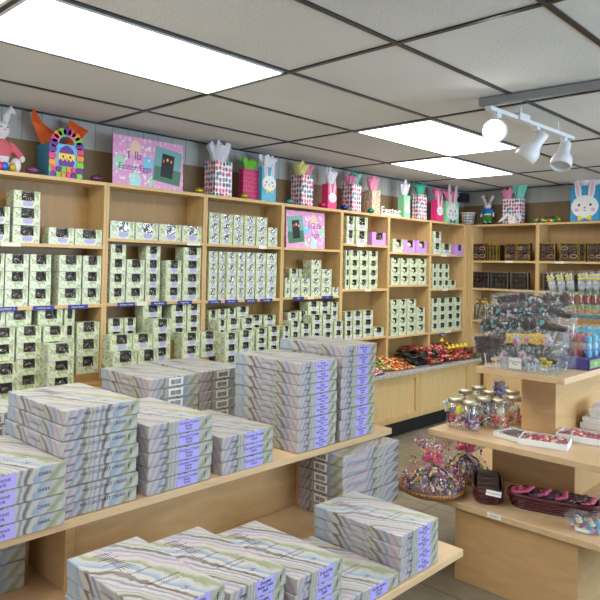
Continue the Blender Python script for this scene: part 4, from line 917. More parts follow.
# yellow chick sweets bags
for i in range(7):
    u = (449, 453, 457, 461, 465, 447, 442)[i]; v = (350, 351, 352, 352.5, 353, 341, 337)[i]
    x = XC-.12 if i < 5 else XC-.28; q = P(u, v, x=x)
    m = MB(); m.ell((0, 0, .012), (.022, .026, .014), 10, 6).ell((.0, 0, .028), (.012, .013, .012), 8, 5)
    tag(m.obj('chick_sweet', C('bright_yellow', 244, 222, 30, .35), None, (x, q.y, max(q.z-(.02 if i < 5 else .05), ZC+.12))), 'bright yellow marshmallow chick on the red sweets, %s from left' % ORD[[2, 3, 4, 5, 6, 1, 0][i]], 'candy', 'yellow chick sweets')
m = MB(); m.ell((0, 0, .02), (.03, .035, .02)); q = P(442, 335, x=XC-.3)
tag(m.obj('candy_bag', C('blue_grey_foil', 120, 130, 190, .3), None, (XC-.3, q.y, q.z-.02)), 'blue-grey foil bag behind the yellow chicks', 'candy bag')

# ================================================================ JARS ON THE MIDDLE SHELF
JR, JH = .047, .125
def jar(u, v, label, k):
    q = P(u, v, z=ZM)
    t = thing('sweet_jar', label, 'jar', (q.x, q.y+JR, ZM+.0005), 0, 'mason jars of sweets'); t.scale = (1.06, 1.06, 1.15); r = random.Random(k)
    MB().lathe([(0, 0), (.042, 0), (.046, .006), (.047, .02), (.047, .09), (.044, .1), (.036, .108), (.035, .122)], 24).obj('glass', M_GLASS, t)
    MB().lathe([(0, .128), (.034, .128), (.038, .126), (.038, .11), (.036, .11)], 24).obj('lid', M_LID, t)
    c_ = [[(200, 40, 70), (230, 60, 120), (120, 40, 60), (235, 225, 200)], [(230, 90, 150), (110, 60, 160), (240, 180, 200), (60, 60, 80)], [(220, 60, 60), (120, 180, 60), (240, 160, 60), (230, 100, 150)], [(60, 40, 50), (230, 190, 60), (180, 60, 90), (60, 130, 80)], [(40, 130, 70), (220, 180, 60), (200, 50, 60), (40, 40, 50)]][k % 5]
    m = MB()
    for i in range(60):
        a_ = r.uniform(0, 2*pi); rr = .037*math.sqrt(r.random()); m.ell((rr*cos(a_), rr*sin(a_), r.uniform(.008, .05)), (.0075, .0075, .007), 6, 4, r.randrange(4))
    o = m.obj('sweets', [C('sweet_%d_%d_%d' % c, *c, rough=.3) for c in c_], t); o['kind'] = 'stuff'
    m = MB(); a_ = r.uniform(0, 6); m.ell((.01*cos(a_), .01*sin(a_), .065), (.014, .014, .018), 8, 6, 0).ell((.01*cos(a_), .01*sin(a_), .088), (.01, .01, .01), 8, 6, 0)
    for s in (-1, 1): m.tube([(.01*cos(a_)+s*.005, .01*sin(a_), .093), (.01*cos(a_)+s*.007, .01*sin(a_), .108)], .003, 6)
    m.obj('chocolate_bunny', [M_CREAM, M_CHOC, M_CREAM, M_CHOC, M_MILK][k % 5], t)
    return t
JL = ['front left jar with a cream bow at its neck', 'foremost jar filled with pink and purple sweets', 'front jar second from right with dark sweets', 'front row middle jar with red and green sweets', 'back left jar behind the bow jar', 'back row jar with blue ribbon', 'middle row jar half hidden behind the front ones', 'rightmost front jar beside the table support', 'far back jar nearest the yellow ribbon', 'rear right jar touching the top support']
JP = [(451, 429.5), (465.5, 433.5), (495.5, 431), (480, 429), (461, 419), (474.5, 415), (486, 420.5), (510, 427.5), (497, 413.5), (508, 420)]
for i, (u, v) in enumerate(JP): jar(u, v-2, 'sweet jar with tin lid, '+JL[i], i)
q = P(441, 408, z=ZM+.1)
m = MB(); [m.ell((0, s*.014, .01), (.008, .014, .01), 8, 5) for s in (-1, 1)]; [m.tube([(0, 0, 0), (.006, s*.012, -.03)], .004, 6) for s in (-1, 1)]
bj = [o for o in col.objects if o.name.startswith('sweet_jar')][0]; m.obj('bow', M_WHITE, bj, (-.045, -.02, .095))
m = MB(); [m.ell((0, s*.012, 0), (.012, .013, .02), 8, 5) for s in (-1, 1)]; m.obj('yellow_ribbon', C('ribbon_yellow', 226, 210, 60), bj, (.04, -.035, .085))

# ================================================================ WHITE BOXES ON THE MIDDLE SHELF
def open_box(c, w_, d_, h, rz, label, fill, z=ZM, lid=True):
    t = thing('candy_tray_box', label, 'candy box', (c.x, c.y, z+.0005), rz)
    m = MB(); a, b = w_/2, d_/2; th = .002
    m.box(-a, a, -b, b, 0, .002); m.box(-a, a, -b, -b+th, 0, h); m.box(-a, a, b-th, b, 0, h); m.box(-a, -a+th, -b, b, 0, h); m.box(a-th, a, -b, b, 0, h)
    m.obj('box_base', M_WHITE, t)
    m = MB(); r = random.Random(int(w_*1000+rz*10))
    if fill == 'dark': m.box(-a+.003, a-.003, -b+.003, b-.003, .003, h*.75, 0)
    else:
        for i in range(110): m.ell((r.uniform(-a+.014, a-.014), r.uniform(-b+.014, b-.014), h*.55+r.uniform(0, .008)), (.014, .009, .007), 6, 4, r.choice((0, 0, 1, 1, 2)), Matrix.Rotation(r.uniform(0, 3), 3, 'Z'))
    o = m.obj('sweets', [M_CHOC] if fill == 'dark' else [C('pink_candy2', 206, 70, 110), C('deep_pink', 170, 40, 80), M_CREAM], t); 
    if fill != 'dark': o['kind'] = 'stuff'
    MB().box(-a+.001, a-.001, -b+.001, b-.001, h+.0002, h+.001).obj('clear_lid', M_FILM, t)
    return t
open_box(P(519, 438.5, z=ZM), .19, .15, .024, -.25, 'white box of dark chocolates under a clear lid, leftmost on the middle shelf', 'dark')
open_box(P(545, 444, z=ZM), .22, .16, .03, .25, 'white box of pink sweets in front of the table support', 'pink')
open_box(P(583, 439, z=ZM+.001)+Vector((.015, -.01, 0)), .24, .16, .032, .12, 'larger white box of pink sweets under the white box stack', 'pink')
wb = P(600, 428, z=ZM); 
def lidded(c, w_, d_, h, rz, z, label):
    t = thing('lidded_box', label, 'box', (c.x, c.y, z), rz, 'plain white boxes stacked on the middle shelf')
    MB().bbox(-w_/2+.002, w_/2-.002, -d_/2+.002, d_/2-.002, .0005, h*.6, .001).obj('box_base', M_WHITE, t)
    MB().bbox(-w_/2, w_/2, -d_/2, d_/2, h*.35, h-.0005, .0015).obj('lid', C('cool_white_card', 226, 230, 236), t)
wb = P(596, 432, z=ZM)+Vector((.0, .12, 0)); wb.x = max(wb.x, t1.x+.15)
lz = ZM+.0005
for i, (h, w_, off) in enumerate(((.033, .26, 0), (.033, .26, .01), (.027, .22, .03), (.027, .22, .03), (.027, .2, .04))):
    lidded(wb+Vector((off, 0, 0)), w_, .2, h, .03+(i % 2)*.04, lz, 'plain white lidded box, %s from the bottom of the stack at the right edge' % ORD[i]); lz += h
# ================================================================ BASKETS ON THE LOWER SHELF
def gift_basket(c, R_, h, label, seed, tall):
    t = thing('gift_basket', label, 'gift basket', (c.x, c.y, ZL+.0005)); r = random.Random(seed)
    m = MB(); m.lathe([(0, 0), (R_*.8, 0), (R_*.95, .012), (R_, .03), (R_*.96, .035), (R_*.9, .02), (0, .015)], 36)
    m.tube([(R_*cos(a_), R_*sin(a_), .031) for a_ in [2*pi*k/36 for k in range(37)]], .008, 8, 0, False); m.obj('wicker_tray', M_WICKER, t)
    m = MB()
    for i in range(260):
        a_ = r.uniform(0, 2*pi); q = math.sqrt(r.random()); rr = R_*.86*q; z = .03+h*.42*(1-q**2)*r.uniform(.75, 1)
        RR = Matrix.Rotation(a_+r.uniform(-.5, .5), 3, 'Z') @ Matrix.Rotation(.5, 3, 'Y'); m.ell((rr*cos(a_), rr*sin(a_), z), (.022, .0075, .0075), 6, 4, r.choice((0, 0, 0, 0, 0, 1, 2, 3, 4)), RR)
    o = m.obj('wrapped_sweets', [M_CHOC, M_WHITE, C('hot_pink', 230, 90, 140), C('violet', 90, 60, 140), C('ribbon_yellow', 226, 210, 60)], t); o['kind'] = 'stuff'
    # gathered cellophane
    m = MB(); n = 40; prof = [(.99, .02), (1.0, .06), (.9, h*.3), (.6, h*.5), (.18, h*.62), (.1, h*.68), (.35, h*.85), (.62, h)]
    vs = [(R_*p_*(1+.06*sin(k*5+i)+r.uniform(-.05, .05)*(i > 2)*(2 if i > 5 else 1))*cos(2*pi*k/n), R_*p_*(1+.06*sin(k*5+i))*sin(2*pi*k/n), z+(r.uniform(-.045, .03) if i > 6 else 0)) for i, (p_, z) in enumerate(prof) for k in range(n)]
    m.add(vs, [(i*n+k, i*n+(k+1) % n, (i+1)*n+(k+1) % n, (i+1)*n+k) for i in range(7) for k in range(n)]); m.obj('cellophane', M_PINKCELLO if tall else M_CELLO, t)
    m = MB()     # confetti dots printed on the film
    for i in range(150 if tall else 60):
        a_ = r.uniform(0, 2*pi); tt = r.random(); 
        if tt < .5: rr, z = R_*(1.0-.35*tt*2), .05+(h*.45)*(tt*2)
        else: rr, z = R_*(.15+.45*(tt-.5)*2), h*(.66+.34*(tt-.5)*2)
        m.ell((rr*cos(a_), rr*sin(a_), z), (.006, .006, .006), 6, 4, r.randrange(4))
    o = m.obj('confetti_dots', [C('violet', 90, 60, 140), C('hot_pink', 230, 90, 140), C('ribbon_yellow', 226, 210, 60), M_WHITE], t); o['kind'] = 'stuff'
    m = MB()
    for k in range(10):
        a_ = k*.63; m.ell((.028*cos(a_), .028*sin(a_), h*.63+.012*(k % 3)), (.028, .012, .016), 8, 5, 0, Matrix.Rotation(a_, 3, 'Z'))
    m.obj('pink_bow', C('pink_bow', 236, 110, 140, .35), t)
q = P(430, 493, z=ZL); gift_basket(q+Vector((0, .02, 0)),   .165, .27, 'round wicker gift basket in dotted cellophane with pink bow, front left corner', 1, True)
q = P(470, 484, z=ZL); gift_basket(q+Vector((-.07, .07, 0)), .125, .26, 'round gift basket in clear cellophane with pink bow, behind the long baskets', 2, False)
def long_basket(c, L_, W_, h, rz, label):
    t = thing('woven_basket', label, 'basket', (c.x, c.y, ZL+.0005), rz)
    def ring(s, z, n=40): return [(L_/2*s*(abs(cos(a_))**.6)*(1 if cos(a_) > 0 else -1), W_/2*s*(abs(sin(a_))**.6)*(1 if sin(a_) > 0 else -1), z) for a_ in [2*pi*k/n for k in range(n)]]
    n = 40; vs = []; pr = [(.82, 0), (.9, h*.4), (1, h), (.95, h), (.86, h*.45), (.8, .006)]
    for s, z in pr: vs += ring(s, z)
    m = MB(); m.add(vs, [(i*n+k, i*n+(k+1) % n, (i+1)*n+(k+1) % n, (i+1)*n+k) for i in range(5) for k in range(n)]+[list(range(n))[::-1], list(range(5*n, 6*n))], 0, False); m.obj('basket_body', M_WEAVE, t)
    m = MB()
    for j in range(5):
        z = h*(.15+.18*j); s = .87+.13*(z/h); p_ = ring(s, z); p_ = [(x*(1+.012*(-1)**(k+j)), y*(1+.03*(-1)**(k+j)), z_) for k, (x, y, z_) in enumerate(p_)]; m.tube(p_+[p_[0]], .0055, 6, 0, False)
    m.obj('woven_strands', C('strand_red', 84, 28, 32, .3), t)
    m = MB(); p_ = ring(.99, h); m.tube(p_+[p_[0]], .008, 8, 0, False); m.obj('rim', C('strand_red', 84, 28, 32, .3), t)
    return t
lb1 = P(482, 497, z=ZL)+Vector((.0, .06, 0)); t1_ = long_basket(lb1, .36, .15, .065, radians(118), 'long dark woven basket holding wrapped chocolate slabs, angled')
lb2 = P(547, 512, z=ZL)+Vector((0.01, .045, 0)); t2_ = long_basket(lb2, .42, .16, .065, radians(16), 'long dark woven basket of pink wrapped sweets, right of the other basket')
for k in range(5):
    a_ = radians(118); off = (-.12+.06*k); o = thing('chocolate_packet', 'wrapped brown chocolate packet, %s along the angled basket' % ORD[k], 'candy bar', (lb1.x+cos(a_)*off, lb1.y+sin(a_)*off, ZL+.045+.004*k), a_)
    MB().bbox(-.035, .035, -.052, .052, 0, .016, .004).obj('chocolate_slab', M_CHOC, o); MB().bbox(-.04, .04, -.056, .056, -.001, .018, .004).obj('cellophane', M_WRAP, o)
for k in range(9):
    a_ = radians(16); off = -.165+.041*k; r = random.Random(k); pink = k in (0, 1, 5, 8, 3)
    o = thing('candy_packet', '%s candy packet, %s from left in the right-hand basket' % ('pink' if pink else 'dark', ORD[k]), 'candy packet', (lb2.x+cos(a_)*off, lb2.y+sin(a_)*off, ZL+.062+.006*(k % 2)), a_+r.uniform(-.3, .3)); o.rotation_euler[1] = -.35
    MB().bbox(-.03, .03, -.045, .045, 0, .014, .005).obj('candy', C('hot_pink', 230, 90, 140) if pink else C('dark_berry', 70, 40, 60), o); MB().bbox(-.035, .035, -.052, .052, -.001, .016, .005).obj('cellophane', M_WRAP, o)
    m = MB(); [m.disc(yy, 0, .009, .009, 0, .001, 0, 10) for yy in (-.02, 0, .02)]; m.obj('dark_spots', M_CHOC, o, (0, 0, .0145), (0, -pi/2, 0))
def lab(u, v, w_, h, z, label, words):
    q = P(u, v, z=z); o = MB().box(-.001, .001, -w_/2, w_/2, -h/2, h/2).obj('price_label', M_WHITE, None, (q.x, q.y, z+h*.4), (0, -.5, -pi/2+.15)); tag(o, label, 'price tag'); text('lettering', words, h*.42, M_INK, o, (.0015, 0, 0))
lo_ = MB().box(-.001, .001, -.0375, .0375, -.013, .013).obj('label', M_WHITE, t1_, (-.165, -.02, .078), (0, -.6, pi/2+.5)); 
lq = P(493.5, 499, y=lb1.y-.16); lo_.matrix_parent_inverse = Matrix(); lo_.matrix_basis = (Matrix.Translation(t1_.location) @ Matrix.Rotation(radians(118), 4, 'Z')).inverted() @ (Matrix.Translation(Vector((lq.x, lq.y, ZL+.07))) @ Matrix.Rotation(-pi/2+.15, 4, 'Z') @ Matrix.Rotation(-.5, 4, 'Y'))
text('lettering', 'Chocolate Bark', .011, M_INK, lo_, (.0015, 0, 0))
q = P(494, 512, y=RL.y-.001)
o = MB().box(-.0012, 0, -.035, .035, -.011, .011).obj('price_label', M_WHITE, None, (q.x, RL.y-.0015, ZL-.012), (0, 0, -pi/2)); tag(o, 'white label fixed to the shelf edge below the angled basket', 'price tag'); text('lettering', 'Dark Bars', .01, M_INK, o, (.0005, 0, 0))
# clear clamshell tub at right
q = P(582, 533, z=ZL)
t = thing('clamshell_tub', 'clear plastic tub of blue and pink sweets at the right edge of the lower shelf', 'tub', (q.x, q.y+.04, ZL+.0005), .1); r = random.Random(3)
def tub(sx, sy, h, t):
    n = 4; m = MB(); a = [(-sx*.8, -sy*.8, 0), (sx*.8, -sy*.8, 0), (sx*.8, sy*.8, 0), (-sx*.8, sy*.8, 0)]; b = [(-sx, -sy, h), (sx, -sy, h), (sx, sy, h), (-sx, sy, h)]
    m.add(a+b, [(0, 1, 2, 3)]+[(k, (k+1) % 4, 4+(k+1) % 4, 4+k) for k in range(4)]); m.box(-sx-.006, sx+.006, -sy-.006, sy+.006, h, h+.004); m.obj('clear_shell', M_ACRYL, t)
tub(.075, .055, .06, t)
m = MB(); [m.ell((r.uniform(-.055, .055), r.uniform(-.038, .038), r.uniform(.01, .048)), (.012, .01, .008), 6, 4, r.randrange(4)) for _ in range(110)]
o = m.obj('sweets', [C('sky_sweet', 110, 170, 220), C('hot_pink', 230, 90, 140), C('teal_sweet', 70, 150, 170), M_CREAM], t); o['kind'] = 'stuff'
l = MB().box(-.03, .03, -.0535, -.0525, .008, .024).obj('label', M_WHITE, t)
q = P(598, 512, z=ZL)+Vector((.05, .1, 0))
t = thing('clamshell_tub', 'clear tub of blue wrapped sweets behind the other tub, cut by the picture edge', 'tub', (q.x, q.y, ZL+.0005), .2); tub(.08, .06, .06, t)
m = MB(); [m.ell((r.uniform(-.06, .06), r.uniform(-.04, .04), r.uniform(.01, .05)), (.014, .01, .008), 6, 4, r.randrange(3)) for _ in range(110)]
o = m.obj('sweets', [C('sky_sweet', 110, 170, 220), C('pale_blue', 170, 210, 240), C('teal_sweet', 70, 150, 170)], t); o['kind'] = 'stuff'

# ================================================================ LOLLIPOPS ON THE TOP SHELF
RTy = RT.y
s0 = P(486, 372, z=ZU); s1 = P(548, 379.5, z=ZU)
cx_ = (s0.x+s1.x)/2; wS = (s1.x-s0.x); fy = RT.y+.02
st = thing('lollipop_stand', 'clear acrylic tiered stand full of lollipops on the top shelf', 'stand', (cx_, fy, ZU+.0005))
TIER = [(0, .085), (.055, .15), (.11, .22), (.165, .285)]
for i, (dy, h) in enumerate(TIER):
    m = MB(); m.box(-wS/2, wS/2, dy, dy+.003, 0, h); m.box(-wS/2, wS/2, dy, dy+.05, h-.004, h); m.obj('tier_panel', M_ACRYL, st)
    m = MB()
    for k in range(15): x = -wS/2+wS*(k+.5)/15; m.tube([(x, dy+.02, h), (x, dy+.02, .004)], .0035, 6, 0, False)
    if i == 0: m.obj('stick_tubes', m_film('acrylic_tubes', .4, (1, 1, 1, 1), .05, 20.0), st)
for s in (-1, 1): MB().add([(s*wS/2, 0, 0), (s*wS/2, .22, 0), (s*wS/2, .22, .285), (s*wS/2, 0, .085)], [(0, 1, 2, 3)]).obj('side_panel', M_ACRYL, st)
cq = P(512, 366, z=ZU+.04)
o = MB().box(-.031, .031, -.002, 0, 0, .05).obj('price_card', C('cream_card', 228, 228, 214), None, (P(515, 370, y=fy-.006).x, fy-.004, ZU+.012)); tag(o, 'cream price card on the front of the lollipop stand', 'price tag')
text('lettering', 'Chocolate\nPops', .0135, M_BLACK, o, (0, -.0025, .028), (pi/2, 0, 0))
POPN = {'square': 'dark square', 'skull': 'grey and white', 'block': 'yellow block', 'ears': 'dark round', 'cap': 'brown cap-shaped', 'teal': 'teal-flecked', 'pinkdot': 'pink-spotted', 'egg': 'dark egg-shaped'}
def pop(x, y, z, kind, where, tilt=0, sc2=1, rz=0):
    t = thing('lollipop', '%s chocolate lollipop in clear wrap, %s' % (POPN[kind], where), 'lollipop', (x, y, z), rz, 'wrapped lollipops on the acrylic stand'); t.rotation_euler = (.12, tilt, rz)
    MB().tube([(0, 0, -min(.09, z-ZU-.004)), (0, 0, .0)], .0022, 6).obj('stick', M_STICK, t)
    m = MB(); r = .031*sc2
    if kind == 'square': m.bbox(-r, r, -.007, .007, 0, 2*r, .003, 0)
    elif kind == 'skull': m.ell((0, 0, r), (r*.95, .009, r), 12, 8, 0); [m.ell((rnd.uniform(-.6, .6)*r, -.006, r*rnd.uniform(.4, 1.6)), (r*rnd.uniform(.15, .4), .005, r*rnd.uniform(.15, .35)), 8, 5, rnd.choice((1, 1, 5))) for _ in range(5)]
    elif kind == 'block': m.bbox(-r*.9, r*.9, -.008, .008, 0, 1.9*r, .003, 2); m.box(-r*.9, r*.9, -.009, .009, -.001, r*.45, 0); [m.disc(s*r*.35, -r, r*.2, r*.2, 0, .002) for s in ()]; [m.ell((s*r*.35, -.009, r*1.25), (r*.18, .003, r*.2), 8, 5, 1) for s in (-1, 1)]; [m.ell((s*r*.35, -.012, r*1.25), (r*.08, .002, r*.1), 6, 4, 0) for s in (-1, 1)]
    elif kind == 'ears': m.ell((0, 0, r*.8), (r*.85, .009, r*.8), 12, 7, 0); m.ell((0, -.004, r*.55), (r*.55, .008, r*.4), 10, 6, 3)
    elif kind == 'cap': m.ell((0, 0, r*.7), (r*1.5, .012, r*.55), 12, 7, 4); m.bbox(-r*1.6, r*1.6, -.012, .012, r*.8, r*1.0, .003, 4)
    elif kind == 'teal': m.ell((0, 0, r), (r, .01, r*1.1), 12, 7, 0); [m.ell((r*rnd.uniform(-.6, .6), -.009, r*rnd.uniform(.4, 1.6)), (.007, .003, .005), 6, 4, 5) for _ in range(7)]
    elif kind == 'pinkdot': m.ell((0, 0, r), (r*.9, .01, r), 12, 7, 1); [m.ell((r*rnd.uniform(-.6, .6), -.009, r*rnd.uniform(.4, 1.6)), (.006, .003, .006), 6, 4, 6) for _ in range(6)]
    else: m.ell((0, 0, r*1.1), (r*.8, .011, r*1.15), 12, 8, 0)
    m.obj('candy_head', [M_CHOC, C('pop_grey', 190, 192, 196), C('pop_yellow', 240, 200, 70), C('pop_beige', 226, 190, 150), C('pop_brown', 70, 54, 46), C('pop_teal', 90, 170, 180), C('hot_pink', 230, 90, 140)], t)
    w2 = r*1.35; n = 7; vs = []; fr_ = random.Random(int(x*9999+z*777)); 
    for s in (-1, 1):
        for i in range(n):
            for j in range(n):
                a, b = -1+2*i/(n-1), j/(n-1); edge = max(abs(a), abs(2*b-1)); vs.append((a*w2*(1+fr_.uniform(-.05, .08)), s*(.014*(1-edge**2)+.0012)+fr_.uniform(-.003, .003), -.012+b*(2*r+.03)+fr_.uniform(-.002, .003)))
    fs = [(o_*n*n+i*n+j, o_*n*n+(i+1)*n+j, o_*n*n+(i+1)*n+j+1, o_*n*n+i*n+j+1) for o_ in (0, 1) for i in range(n-1) for j in range(n-1)]
    m = MB(); m.add(vs, fs, 0, False); m.obj('clear_wrap', M_WRAP, t)
    m = MB().lathe([(.0035, -.018), (.005, -.014), (.0035, -.01)], 8); m.obj('tie', M_GOLDF if kind in ('block', 'egg') else M_WMETAL, t)
rows = [(.02, .09, 11, ['square', 'ears', 'ears', 'pinkdot', 'ears', 'ears', 'pinkdot', 'ears', 'ears', 'cap', 'cap'], 'front row', 1.0),
        (.055, .135, 10, ['square', 'square', 'ears', 'block', 'pinkdot', 'block', 'pinkdot', 'block', 'block', 'pinkdot'], 'second row', 1.0),
        (.09, .185, 11, ['skull', 'teal', 'skull', 'skull', 'teal', 'skull', 'egg', 'egg', 'skull', 'cap', 'cap'], 'third row', 1.0),
        (.13, .235, 10, ['skull', 'teal', 'skull', 'skull', 'teal', 'skull', 'egg', 'skull', 'egg', 'cap'], 'fourth row', 1.05),
        (.175, .29, 9, ['skull', 'square', 'square', 'egg', 'skull', 'skull', 'egg', 'skull', 'egg'], 'back row', 1.1)]
ULR = [(488, 548, 358), (497, 545, 341.5), (486, 556, 327), (494, 560, 314), (502, 562, 304)]
for (dy, dz, n, ks, nm, s_), (ua, ub, vv) in zip(rows, ULR):
    yy = fy+dy; xa_ = P(ua, vv, y=yy).x; xb_ = P(ub, vv, y=yy).x
    for i in range(n):
        xx = xa_+(xb_-xa_)*i/(n-1); zc = P(ua+(ub-ua)*i/(n-1), vv, y=yy).z
        pop(xx, yy+rnd.uniform(-.006, .006), zc-.022+rnd.uniform(-.006, .006), ks[i], '%s from left in the %s' % (ORD[i], nm), (i/(n-1)-.5)*.5, s_, rnd.uniform(-.3, .3))
# big dark squares at the left
for i, (u, v) in enumerate(((486, 346), (495, 348))): q = P(u, v, y=fy+.015); pop(q.x, fy-.0+.012*i, q.z-.03, 'square', '%s of the large pair leaning left' % ORD[i], -.12, 1.3)
# yellow ribbons at the right of the stand
for i, (u, v) in enumerate(((543, 359), (549, 362), (544, 366))):
    q = P(u, v, y=fy-.012); m = MB(); [m.ell((s*.008, 0, 0), (.008, .005, .006), 8, 5) for s in (-1, 1)]; [m.tube([(0, 0, 0), (s*.008, 0, -.016)], .002, 5) for s in (-1, 1)]
    m.obj('yellow_bow', C('ribbon_yellow', 226, 210, 60), st, (q.x-st.location.x, q.y-st.location.y, q.z-st.location.z))
# purple trays with tall wrapped candy
def tray(u0, u1, vb, y0, d_, label, sign):
    a = P(u0, vb, z=ZU); b = P(u1, vb, z=ZU); w_ = b.x-a.x
    t = thing('display_tray', label, 'tray', ((a.x+b.x)/2, y0, ZU+.0005)); m = MB(); h = .05; th = .003
    m.box(-w_/2, w_/2, 0, th, 0, h); m.box(-w_/2, w_/2, d_-th, d_, 0, h); m.box(-w_/2, -w_/2+th, 0, d_, 0, h); m.box(w_/2-th, w_/2, 0, d_, 0, h); m.box(-w_/2, w_/2, 0, d_, 0, .003); m.box(-w_/2, w_/2, 0, d_, h-.012, h-.009)
    m.obj('tray_body', C('violet_card', 92, 76, 160, .4), t)
    if sign:
        l = MB().box(w_/2+.0002, w_/2+.002, .01, d_-.01, .008, h-.004).obj('green_sign', C('sign_green', 120, 160, 80), t); text('lettering', 'HANDMADE\nTREATS', .012, M_WHITE, l, (w_/2+.0024, d_/2, h*.5))
    return t, (a.x+b.x)/2, w_
ty = P(586, 369, z=ZU).y
xr = RT2.x-.008
def tray_at(x0, x1, y0, d_, label, sign):
    t = thing('display_tray', label, 'tray', ((x0+x1)/2, y0, ZU+.0005)); w_ = x1-x0; m = MB(); h = .05; th = .003
    m.box(-w_/2, w_/2, 0, th, 0, h); m.box(-w_/2, w_/2, d_-th, d_, 0, h); m.box(-w_/2, -w_/2+th, 0, d_, 0, h); m.box(w_/2-th, w_/2, 0, d_, 0, h); m.box(-w_/2, w_/2, 0, d_, 0, .003); m.box(-w_/2+th, w_/2-th, th, d_-th, h-.012, h-.009)
    m.obj('tray_body', C('violet_card', 92, 76, 160, .4), t)
    if sign:
        l = MB().box(w_/2+.0002, w_/2+.002, .01, d_-.01, .008, h-.004).obj('green_sign', C('sign_green', 120, 160, 80), t); text('lettering', 'Gourmet\nPops', .013, M_WHITE, l, (w_/2+.0024, d_/2, h*.5))
e0 = P(554, 367, z=ZU); e1 = P(586, 370.5, z=ZU)
tray_at(e0.x, xr, e1.y, .17, 'front violet card tray with a small green sign', True)
tray_at(e0.x, xr, e1.y+.2, .2, 'rear violet card tray at the right edge of the top shelf', False)
def tall_candy(x, y, z, h, cols3, label, grp):
    t = thing('wrapped_candy_stick', label, 'candy', (x, y, z), rnd.uniform(-.3, .3), grp)
    m = MB(); n = len(cols3); 
    for i, c in enumerate(cols3): m.ell((0, 0, h*(.12+.8*(i+.5)/n)), (.015, .012, h*.42/n+.004), 8, 6, i)
    m.obj('candy', [C('stick_%d_%d_%d' % c, *c, rough=.35) for c in cols3], t)
    m = MB().lathe([(.004, 0), (.018, h*.06), (.023, h*.3), (.023, h*.8), (.006, h*.93), (.02, h*1.05)], 12); m.v = [(a, b*.8, c) for a, b, c in m.v]; m.obj('clear_wrap', M_WRAP, t)
CL = [[(190, 60, 80), (220, 180, 140), (200, 120, 90)], [(220, 120, 80), (235, 200, 150), (190, 60, 100)], [(80, 170, 220), (150, 210, 240), (90, 190, 220)], [(60, 60, 90), (210, 190, 210), (170, 110, 170)]]
for i in range(14):
    u = i % 7; row_ = i//7; x = e0.x+.02+(xr-e0.x-.04)*u/6; y = e1.y+.05+.08*row_
    tall_candy(x, y, ZU+.043, .13, CL[2] if u == 6 else CL[(i*3) % 4 if (i*3) % 4 != 2 else 0], 'slim wrapped candy, %s from left in the %s row of the front tray' % (ORD[u], ['front', 'rear'][row_]), 'wrapped candies in the violet trays')
for i in range(12):
    u = i % 6; row_ = i//6; x = e0.x+.02+(xr-e0.x-.04)*u/5; y = e1.y+.25+.09*row_
    tall_candy(x, y, ZU+.043, .15, CL[2], 'sky blue wrapped candy, %s from left in the %s row of the rear tray' % (ORD[u], ['front', 'rear'][row_]), 'wrapped candies in the violet trays')
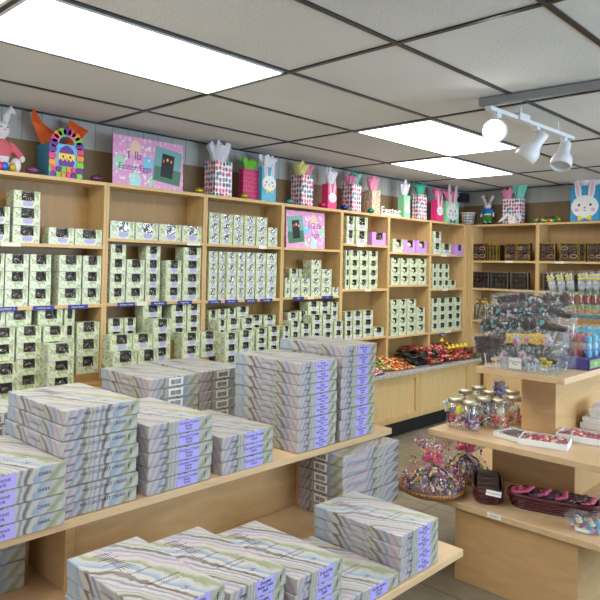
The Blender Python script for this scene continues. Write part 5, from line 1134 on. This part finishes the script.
# tall rabbit-topped candy tubes on a rack behind
ry = e1.y+.48
rk = thing('tube_rack', 'clear acrylic rack raising the rabbit-topped candy tubes', 'rack', ((e0.x+xr)/2+.02, ry, ZU+.0005))
zt_ = P(575, 318, y=ry).z; rh = max(.1, zt_-ZU)
MB().box(-.22, .2, -.06, .12, rh-.004, rh).box(-.22, -.216, -.06, .12, 0, rh).box(.196, .2, -.06, .12, 0, rh).obj('rack_body', M_ACRYL, rk)
def rabbit_tube(x, y, z, h, label, lean):
    t = thing('rabbit_candy_tube', label, 'candy tube', (x, y, z), 0, 'rabbit-topped candy tubes at the right edge'); t.rotation_euler = (0, lean, 0)
    m = MB(); cs = [(60, 150, 160), (230, 150, 60), (160, 190, 80), (150, 30, 40), (190, 40, 50), (120, 150, 70)]; r = random.Random(int(x*1000))
    for i, c in enumerate(cs):
        z0 = h*.62*i/6
        for k in range(5): a_ = k*1.256; m.ell((.009*cos(a_), .009*sin(a_), z0+h*.05), (.009, .009, .011), 6, 4, i)
    o = m.obj('sweets', [C('tube_%d_%d_%d' % c, *c, rough=.35) for c in cs], t); o['kind'] = 'stuff'
    m = MB().lathe([(0, 0), (.02, 0), (.021, h*.1), (.021, h*.64), (.018, h*.66)], 14); m.obj('clear_tube', M_ACRYL, t)
    m = MB(); m.ell((0, 0, h*.76), (.02, .018, .026), 12, 8); [m.tube([(s*.008, 0, h*.82), (s*.012, 0, h*.95)], [.006, .004], 8) for s in (-1, 1)]; [m.ell((s*.007, -.017, h*.78), (.003, .003, .003), 6, 4, 1) for s in (-1, 1)]; m.ell((0, -.018, h*.75), (.002, .002, .002), 6, 4, 1); m.obj('rabbit_head', [C('rabbit_grey_white', 206, 212, 220), M_BLACK], t)
    m = MB(); [m.ell((s*.01, -.012, h*.9), (.01, .006, .008), 8, 5) for s in (-1, 1)]; m.obj('yellow_bow', C('ribbon_yellow', 226, 210, 60), t)
    m = MB().lathe([(.022, h*.6), (.026, h*.75), (.02, h*.9), (.028, h*1.0)], 10); m.obj('clear_wrap', M_WRAP, t)
for i in range(16):
    rw_ = i//8; k = i % 8; yy = ry-.03+.08*rw_; u = 560+k*7.2; q = P(u, 318, y=yy)
    rabbit_tube(q.x, yy, ZU+rh+.001, P(u, 275-4*rw_, y=yy).z-ZU-rh, 'candy tube topped by a pale rabbit, %s from left in the %s row' % (ORD[k], ['front', 'rear'][rw_]), -.25+.06*k if k < 3 else 0)
# crinkled bag hanging below the top shelf
q = P(501, 386, y=RT.y+.12)
t = thing('hanging_treat_bag', 'crinkled clear bag of chocolates hanging under the top shelf', 'candy bag', (RT.x+.075, RT.y+.1, ZU-TH-.125))
m = MB(); r = random.Random(6); [m.ell((r.uniform(-.022, .022), r.uniform(-.01, .01), r.uniform(.01, .08)), (.011, .009, .01), 6, 4, r.randrange(3)) for _ in range(40)]; o = m.obj('chocolates', [M_CHOC, M_MILK, C('violet', 90, 60, 140)], t); o['kind'] = 'stuff'
m = MB().lathe([(0, 0), (.03, .01), (.034, .05), (.026, .09), (.006, .105), (.02, .1245)], 12); m.obj('cellophane', M_CELLO, t)
